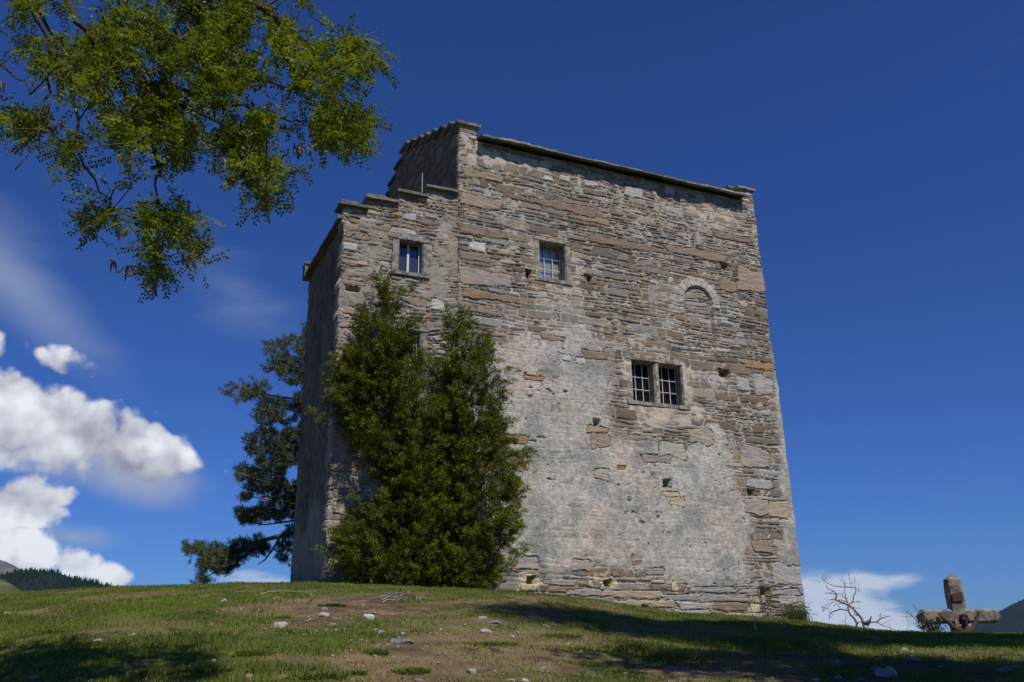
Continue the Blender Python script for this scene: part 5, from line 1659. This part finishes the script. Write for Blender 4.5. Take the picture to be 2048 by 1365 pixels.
# the cast-iron figure: one skinned body
def skinned(name, joints, edges, mat, parent, col, sub=2, root=0):
    me = bpy.data.meshes.new(name)
    me.from_pydata([j[0] for j in joints], edges, [])
    o = bpy.data.objects.new(name, me); COL.objects.link(o); o.parent = parent
    o.modifiers.new('skin', 'SKIN').use_smooth_shade = True
    for i, j in enumerate(joints):
        rr = j[1] if isinstance(j[1], tuple) else (j[1], j[1])
        me.skin_vertices[0].data[i].radius = rr
    me.skin_vertices[0].data[root].use_root = True
    o.modifiers.new('sub', 'SUBSURF').levels = sub
    o.modifiers['sub'].render_levels = sub
    dg = bpy.context.evaluated_depsgraph_get()
    em = bpy.data.meshes.new_from_object(o.evaluated_get(dg))
    o.modifiers.clear(); o.data = em; em.name = name
    bpy.data.meshes.remove(me)
    n = len(em.vertices)
    at = em.color_attributes.get('Col') or em.color_attributes.new('Col', 'FLOAT_COLOR', 'POINT')
    c4 = np.ones((n, 4), np.float32); c4[:, :3] = col
    at.data.foreach_set('color', c4.ravel())
    em.materials.clear(); em.materials.append(mat)
    for p in em.polygons: p.use_smooth = True
    return o
q = zc - .11
J = [((0, -.24, q - .62), (.135, .10)), ((0, -.27, q - .45), (.115, .085)), ((.0, -.29, q - .28), (.155, .10)), ((.0, -.275, q - .17), (.12, .085)), ((.005, -.275, q - .11), (.050, .05)), ((.01, -.31, q - .05), (.062, .065)), ((.012, -.325, q + .035), (.075, .085)), ((.01, -.315, q + .09), (.05, .06)),
     ((-.17, -.255, q - .15), (.062, .06)), ((-.29, -.22, q + .0), (.045, .045)), ((-.385, -.19, q + .09), (.034, .034)), ((-.42, -.18, q + .135), (.030, .022)),
     ((.17, -.255, q - .15), (.062, .06)), ((.275, -.22, q - .0), (.045, .045)), ((.345, -.19, q + .09), (.034, .034)), ((.365, -.18, q + .14), (.030, .022)),
     ((-.09, -.23, q - .80), (.085, .085)), ((-.075, -.30, q - 1.1), (.06, .06)), ((-.03, -.20, q - 1.45), (.045, .045)), ((-.02, -.25, q - 1.55), (.035, .035)),
     ((.09, -.23, q - .80), (.085, .085)), ((.075, -.30, q - 1.1), (.06, .06)), ((.03, -.20, q - 1.45), (.045, .045)), ((.02, -.25, q - 1.55), (.035, .035))]
# fingers
for base_i, sgn in ((11, -1), (15, 1)):
    bx_, by_, bz_ = J[base_i][0]
    for k, (dx, dz) in enumerate(((-.03, .05), (-.012, .062), (.008, .062), (.026, .05), (.045 * -sgn, .015))):
        J.append(((bx_ + dx * .8, by_ - .012, bz_ + dz), .0095))
ED = [(0, 1), (1, 2), (2, 3), (3, 4), (4, 5), (5, 6), (6, 7), (3, 8), (8, 9), (9, 10), (10, 11), (3, 12), (12, 13), (13, 14), (14, 15), (0, 16), (16, 17), (17, 18), (18, 19), (0, 20), (20, 21), (21, 22), (22, 23)]
ED += [(11, 24 + k) for k in range(5)] + [(15, 29 + k) for k in range(5)]
fig = skinned('figure', J, ED, M['rust'], cross, (.055, .030, .024))
hb = Bag()
hx, hy, hz = .012, -.335, q + .035
hb.tube([(hx - .07, hy + .07, hz - .09), (hx - .078, hy + .04, hz + .0), (hx - .06, hy + .02, hz + .07), (hx, hy + .0, hz + .095), (hx + .06, hy + .02, hz + .07), (hx + .078, hy + .04, hz), (hx + .07, hy + .07, hz - .09)], [.022, .03, .034, .036, .034, .03, .022], 8, (.03, .018, .015))
hb.tube([(hx - .03, hy - .045, hz - .065), (hx, hy - .055, hz - .085), (hx + .03, hy - .045, hz - .065)], [.016, .024, .016], 7, (.03, .018, .015))
hb.build('hair', M['rust'], fig, True)
fb = Bag()
fb.tube([(hx, hy - .062, hz + .025), (hx, hy - .085, hz - .02), (hx, hy - .065, hz - .032)], [.008, .015, .010], 7, (.055, .030, .024))
for s in (-1, 1): fb.tube([(hx + s * .018, hy - .064, hz + .022), (hx + s * .046, hy - .05, hz + .022)], [.010, .008], 6, (.05, .03, .025))
fb.tube([(hx - .022, hy - .064, hz - .045), (hx + .022, hy - .064, hz - .045)], [.007, .007], 6, (.07, .035, .03))
fb.build('face', M['rust'], fig, True)
lo = Bag()
lo.tube([(0, -.25, q - .80), (0, -.255, q - .70), (0, -.25, q - .58)], [.20, .185, .155], 12, (.05, .028, .022))
lo.build('loincloth', M['rust'], fig, True)

# ------------------------------------------------------------------ mountains
def ridge(name, pts, D, depth, base_drop, label, cat, colf, n=260, rough=1.0, seed=1, front=1.3):
    """a hill whose crest runs through the given picture points at distance D"""
    xs = np.array([p[0] for p in pts], float); ys = np.array([p[1] for p in pts], float)
    px = np.linspace(xs[0], xs[-1], n); py = np.interp(px, xs, ys)
    C_ = np.array([at_depth(a, b_, D) for a, b_ in zip(px, py)])
    nv = 26
    V = []
    zb = -D * .012 - base_drop
    for j in range(nv):
        t = j / (nv - 1) * 2 - 1              # -1 front foot, 0 crest, 1 back foot
        s = abs(t)
        prof_ = (1 - s) ** 1.1
        Yo = t * depth * (front if t < 0 else 1)
        z = zb + (C_[:, 2] - zb) * prof_
        rg = (fbm(C_[:, 0] / depth * 9, np.full(n, t * 3.0 + seed), 1.0, 5, seed) - .5) * depth * .16 * rough * (s ** .5) * (1 - s * .4)
        V.append(np.stack([C_[:, 0], C_[:, 1] + Yo, z + rg], 1))
    V = np.stack(V, 0)
    idx = np.arange(nv * n).reshape(nv, n)
    Fq = np.stack([idx[:-1, :-1], idx[:-1, 1:], idx[1:, 1:], idx[1:, :-1]], -1).reshape(-1, 4)
    P = V.reshape(-1, 3)
    o = mesh_np(name, P, Fq, M['hill'], None, colf(P, D), True)
    return tag(o, label, cat, kind='structure'), V


def col_rock(P, D):
    nn_ = fbm(P[:, 0] / 300, P[:, 2] / 90, 1.0, 5, 2)[:, None]
    f = sstep(nn_, .5, .62)
    return np.array([.16, .15, .15]) * (.6 + .8 * nn_) * (1 - f) + np.array([.06, .075, .055]) * f
def col_wood(P, D):
    nn_ = fbm(P[:, 0] / 60, P[:, 2] / 40, 1.0, 5, 4)[:, None]
    return np.array([.011, .019, .014]) * (.5 + nn_)
def col_meadow(P, D):
    nn_ = fbm(P[:, 0] / 25, P[:, 2] / 14, 1.0, 5, 4)[:, None]
    f = sstep(nn_, .48, .62)
    return np.array([.17, .15, .09]) * (.6 + .8 * nn_) * (1 - f) + np.array([.07, .09, .03]) * f
ridge('mountain', [(-220, 1060), (-120, 1080), (0, 1112), (30, 1128), (60, 1140), (120, 1175), (220, 1260)], 3800, 1200, 60, 'bare rocky mountain flank in the far left distance', 'mountain', col_rock, 240, 1.0, 2)
h1, V1 = ridge('wooded_hill', [(-300, 1180), (-60, 1165), (0, 1150), (40, 1140), (70, 1136), (110, 1136), (140, 1148), (190, 1157), (230, 1168), (300, 1179), (420, 1215), (520, 1260)], 1500, 420, 60, 'dark wooded ridge left of the tower behind the lawn', 'hill', col_wood, 300, .5, 3)
ridge('meadow_hill', [(-260, 1010), (-60, 1118), (0, 1148), (30, 1168), (60, 1186), (120, 1230)], 620, 160, 30, 'steep dry meadow slope at the far left edge', 'hill', col_meadow, 200, .5, 5)
h2, V2 = ridge('wooded_hill', [(1820, 1330), (1900, 1292), (1952, 1262), (1972, 1244), (2000, 1222), (2030, 1205), (2060, 1190), (2200, 1110), (2350, 1060)], 3600, 900, 60, 'dark blue wooded mountainside at the far right edge', 'hill', col_wood, 300, .4, 6)
# conifers standing along the ridges, a far wood that reads as one mass
def wood(V, nrow, name, label, seed, hmin, hmax, count, pxr):
    r = np.random.default_rng(seed)
    nv, n, _ = V.shape
    vv = []; ff = []; cc = []; k0 = 0
    PX, PY_ = proj(V.reshape(-1, 3)); PX = PX.reshape(nv, n)
    for q in range(count):
        j = 12.5 - abs(r.normal()) * nrow
        if j < 0: continue
        i = r.random() * (n - 1.01)
        if not (pxr[0] < PX[12, int(i)] < pxr[1]): continue
        j0, i0 = int(j), int(i)
        p = V[j0, i0] * (1 - (i - i0)) + V[j0, i0 + 1] * (i - i0)
        p2 = V[j0 + 1, i0] * (1 - (i - i0)) + V[j0 + 1, i0 + 1] * (i - i0)
        p = p * (1 - (j - j0)) + p2 * (j - j0)
        h = hmin + (hmax - hmin) * r.random() ** 1.5; w2 = h * (.16 + .14 * r.random())
        a0 = r.random() * 6
        tiers = 3
        for t in range(tiers):
            zb_ = h * (.08 + .28 * t); zt = h * (.50 + .25 * t); rr = w2 * (1 - .28 * t)
            ang = a0 + np.arange(6) * math.pi / 3
            jr = rr * (.8 + .4 * r.random(6))
            V6 = np.stack([p[0] + np.cos(ang) * jr, p[1] + np.sin(ang) * jr, np.full(6, p[2] + zb_)], 1)
            vv.append(np.concatenate([V6, [[p[0] + r.normal() * .1, p[1], p[2] + zt]]]))
            ff.append(np.array([(k0 + e, k0 + (e + 1) % 6, k0 + 6) for e in range(6)])); k0 += 7
            cc.append(np.tile(np.array([.011, .019, .012]) * (.6 + .9 * r.random()), (7, 1)))
    tag(mesh_np(name, np.concatenate(vv), np.concatenate(ff), M['hill'], None, np.concatenate(cc)), label, 'forest', kind='stuff')
wood(V1, 2.2, 'forest', 'dark conifers covering the ridge left of the tower', 5, 3, 9, 4600, (-60, 420))
wood(V2, 4.0, 'forest', 'dark conifers covering the mountainside at the right edge', 6, 9, 17, 4200, (1880, 2140))

# ------------------------------------------------------------------ air between the camera and the far hills
hz = bpy.data.meshes.new('haze')
xx, y0_, y1_, zb_, zt2 = 3000.0, -60.0, 5900.0, -130.0, 480.0
hv = [(-xx, y0_, zb_), (xx, y0_, zb_), (xx, y1_, zb_), (-xx, y1_, zb_), (-xx, y0_, zt2), (xx, y0_, zt2), (xx, y1_, zt2), (-xx, y1_, zt2)]
hz.from_pydata(hv, [], [(3, 2, 1, 0), (4, 5, 6, 7), (0, 1, 5, 4), (1, 2, 6, 5), (2, 3, 7, 6), (3, 0, 4, 7)])
hm = bpy.data.materials.new('air')
hm.use_nodes = True
hm.node_tree.nodes.clear()
ho = hm.node_tree.nodes.new('ShaderNodeOutputMaterial')
pv = hm.node_tree.nodes.new('ShaderNodeVolumePrincipled')
pv.inputs['Color'].default_value = (.45, .68, 1.0, 1)
pv.inputs['Density'].default_value = 0.00003
hm.node_tree.links.new(pv.outputs[0], ho.inputs['Volume'])
tag(link('haze', hz, hm), 'thin blue air fading the far hills', 'haze', kind='stuff')
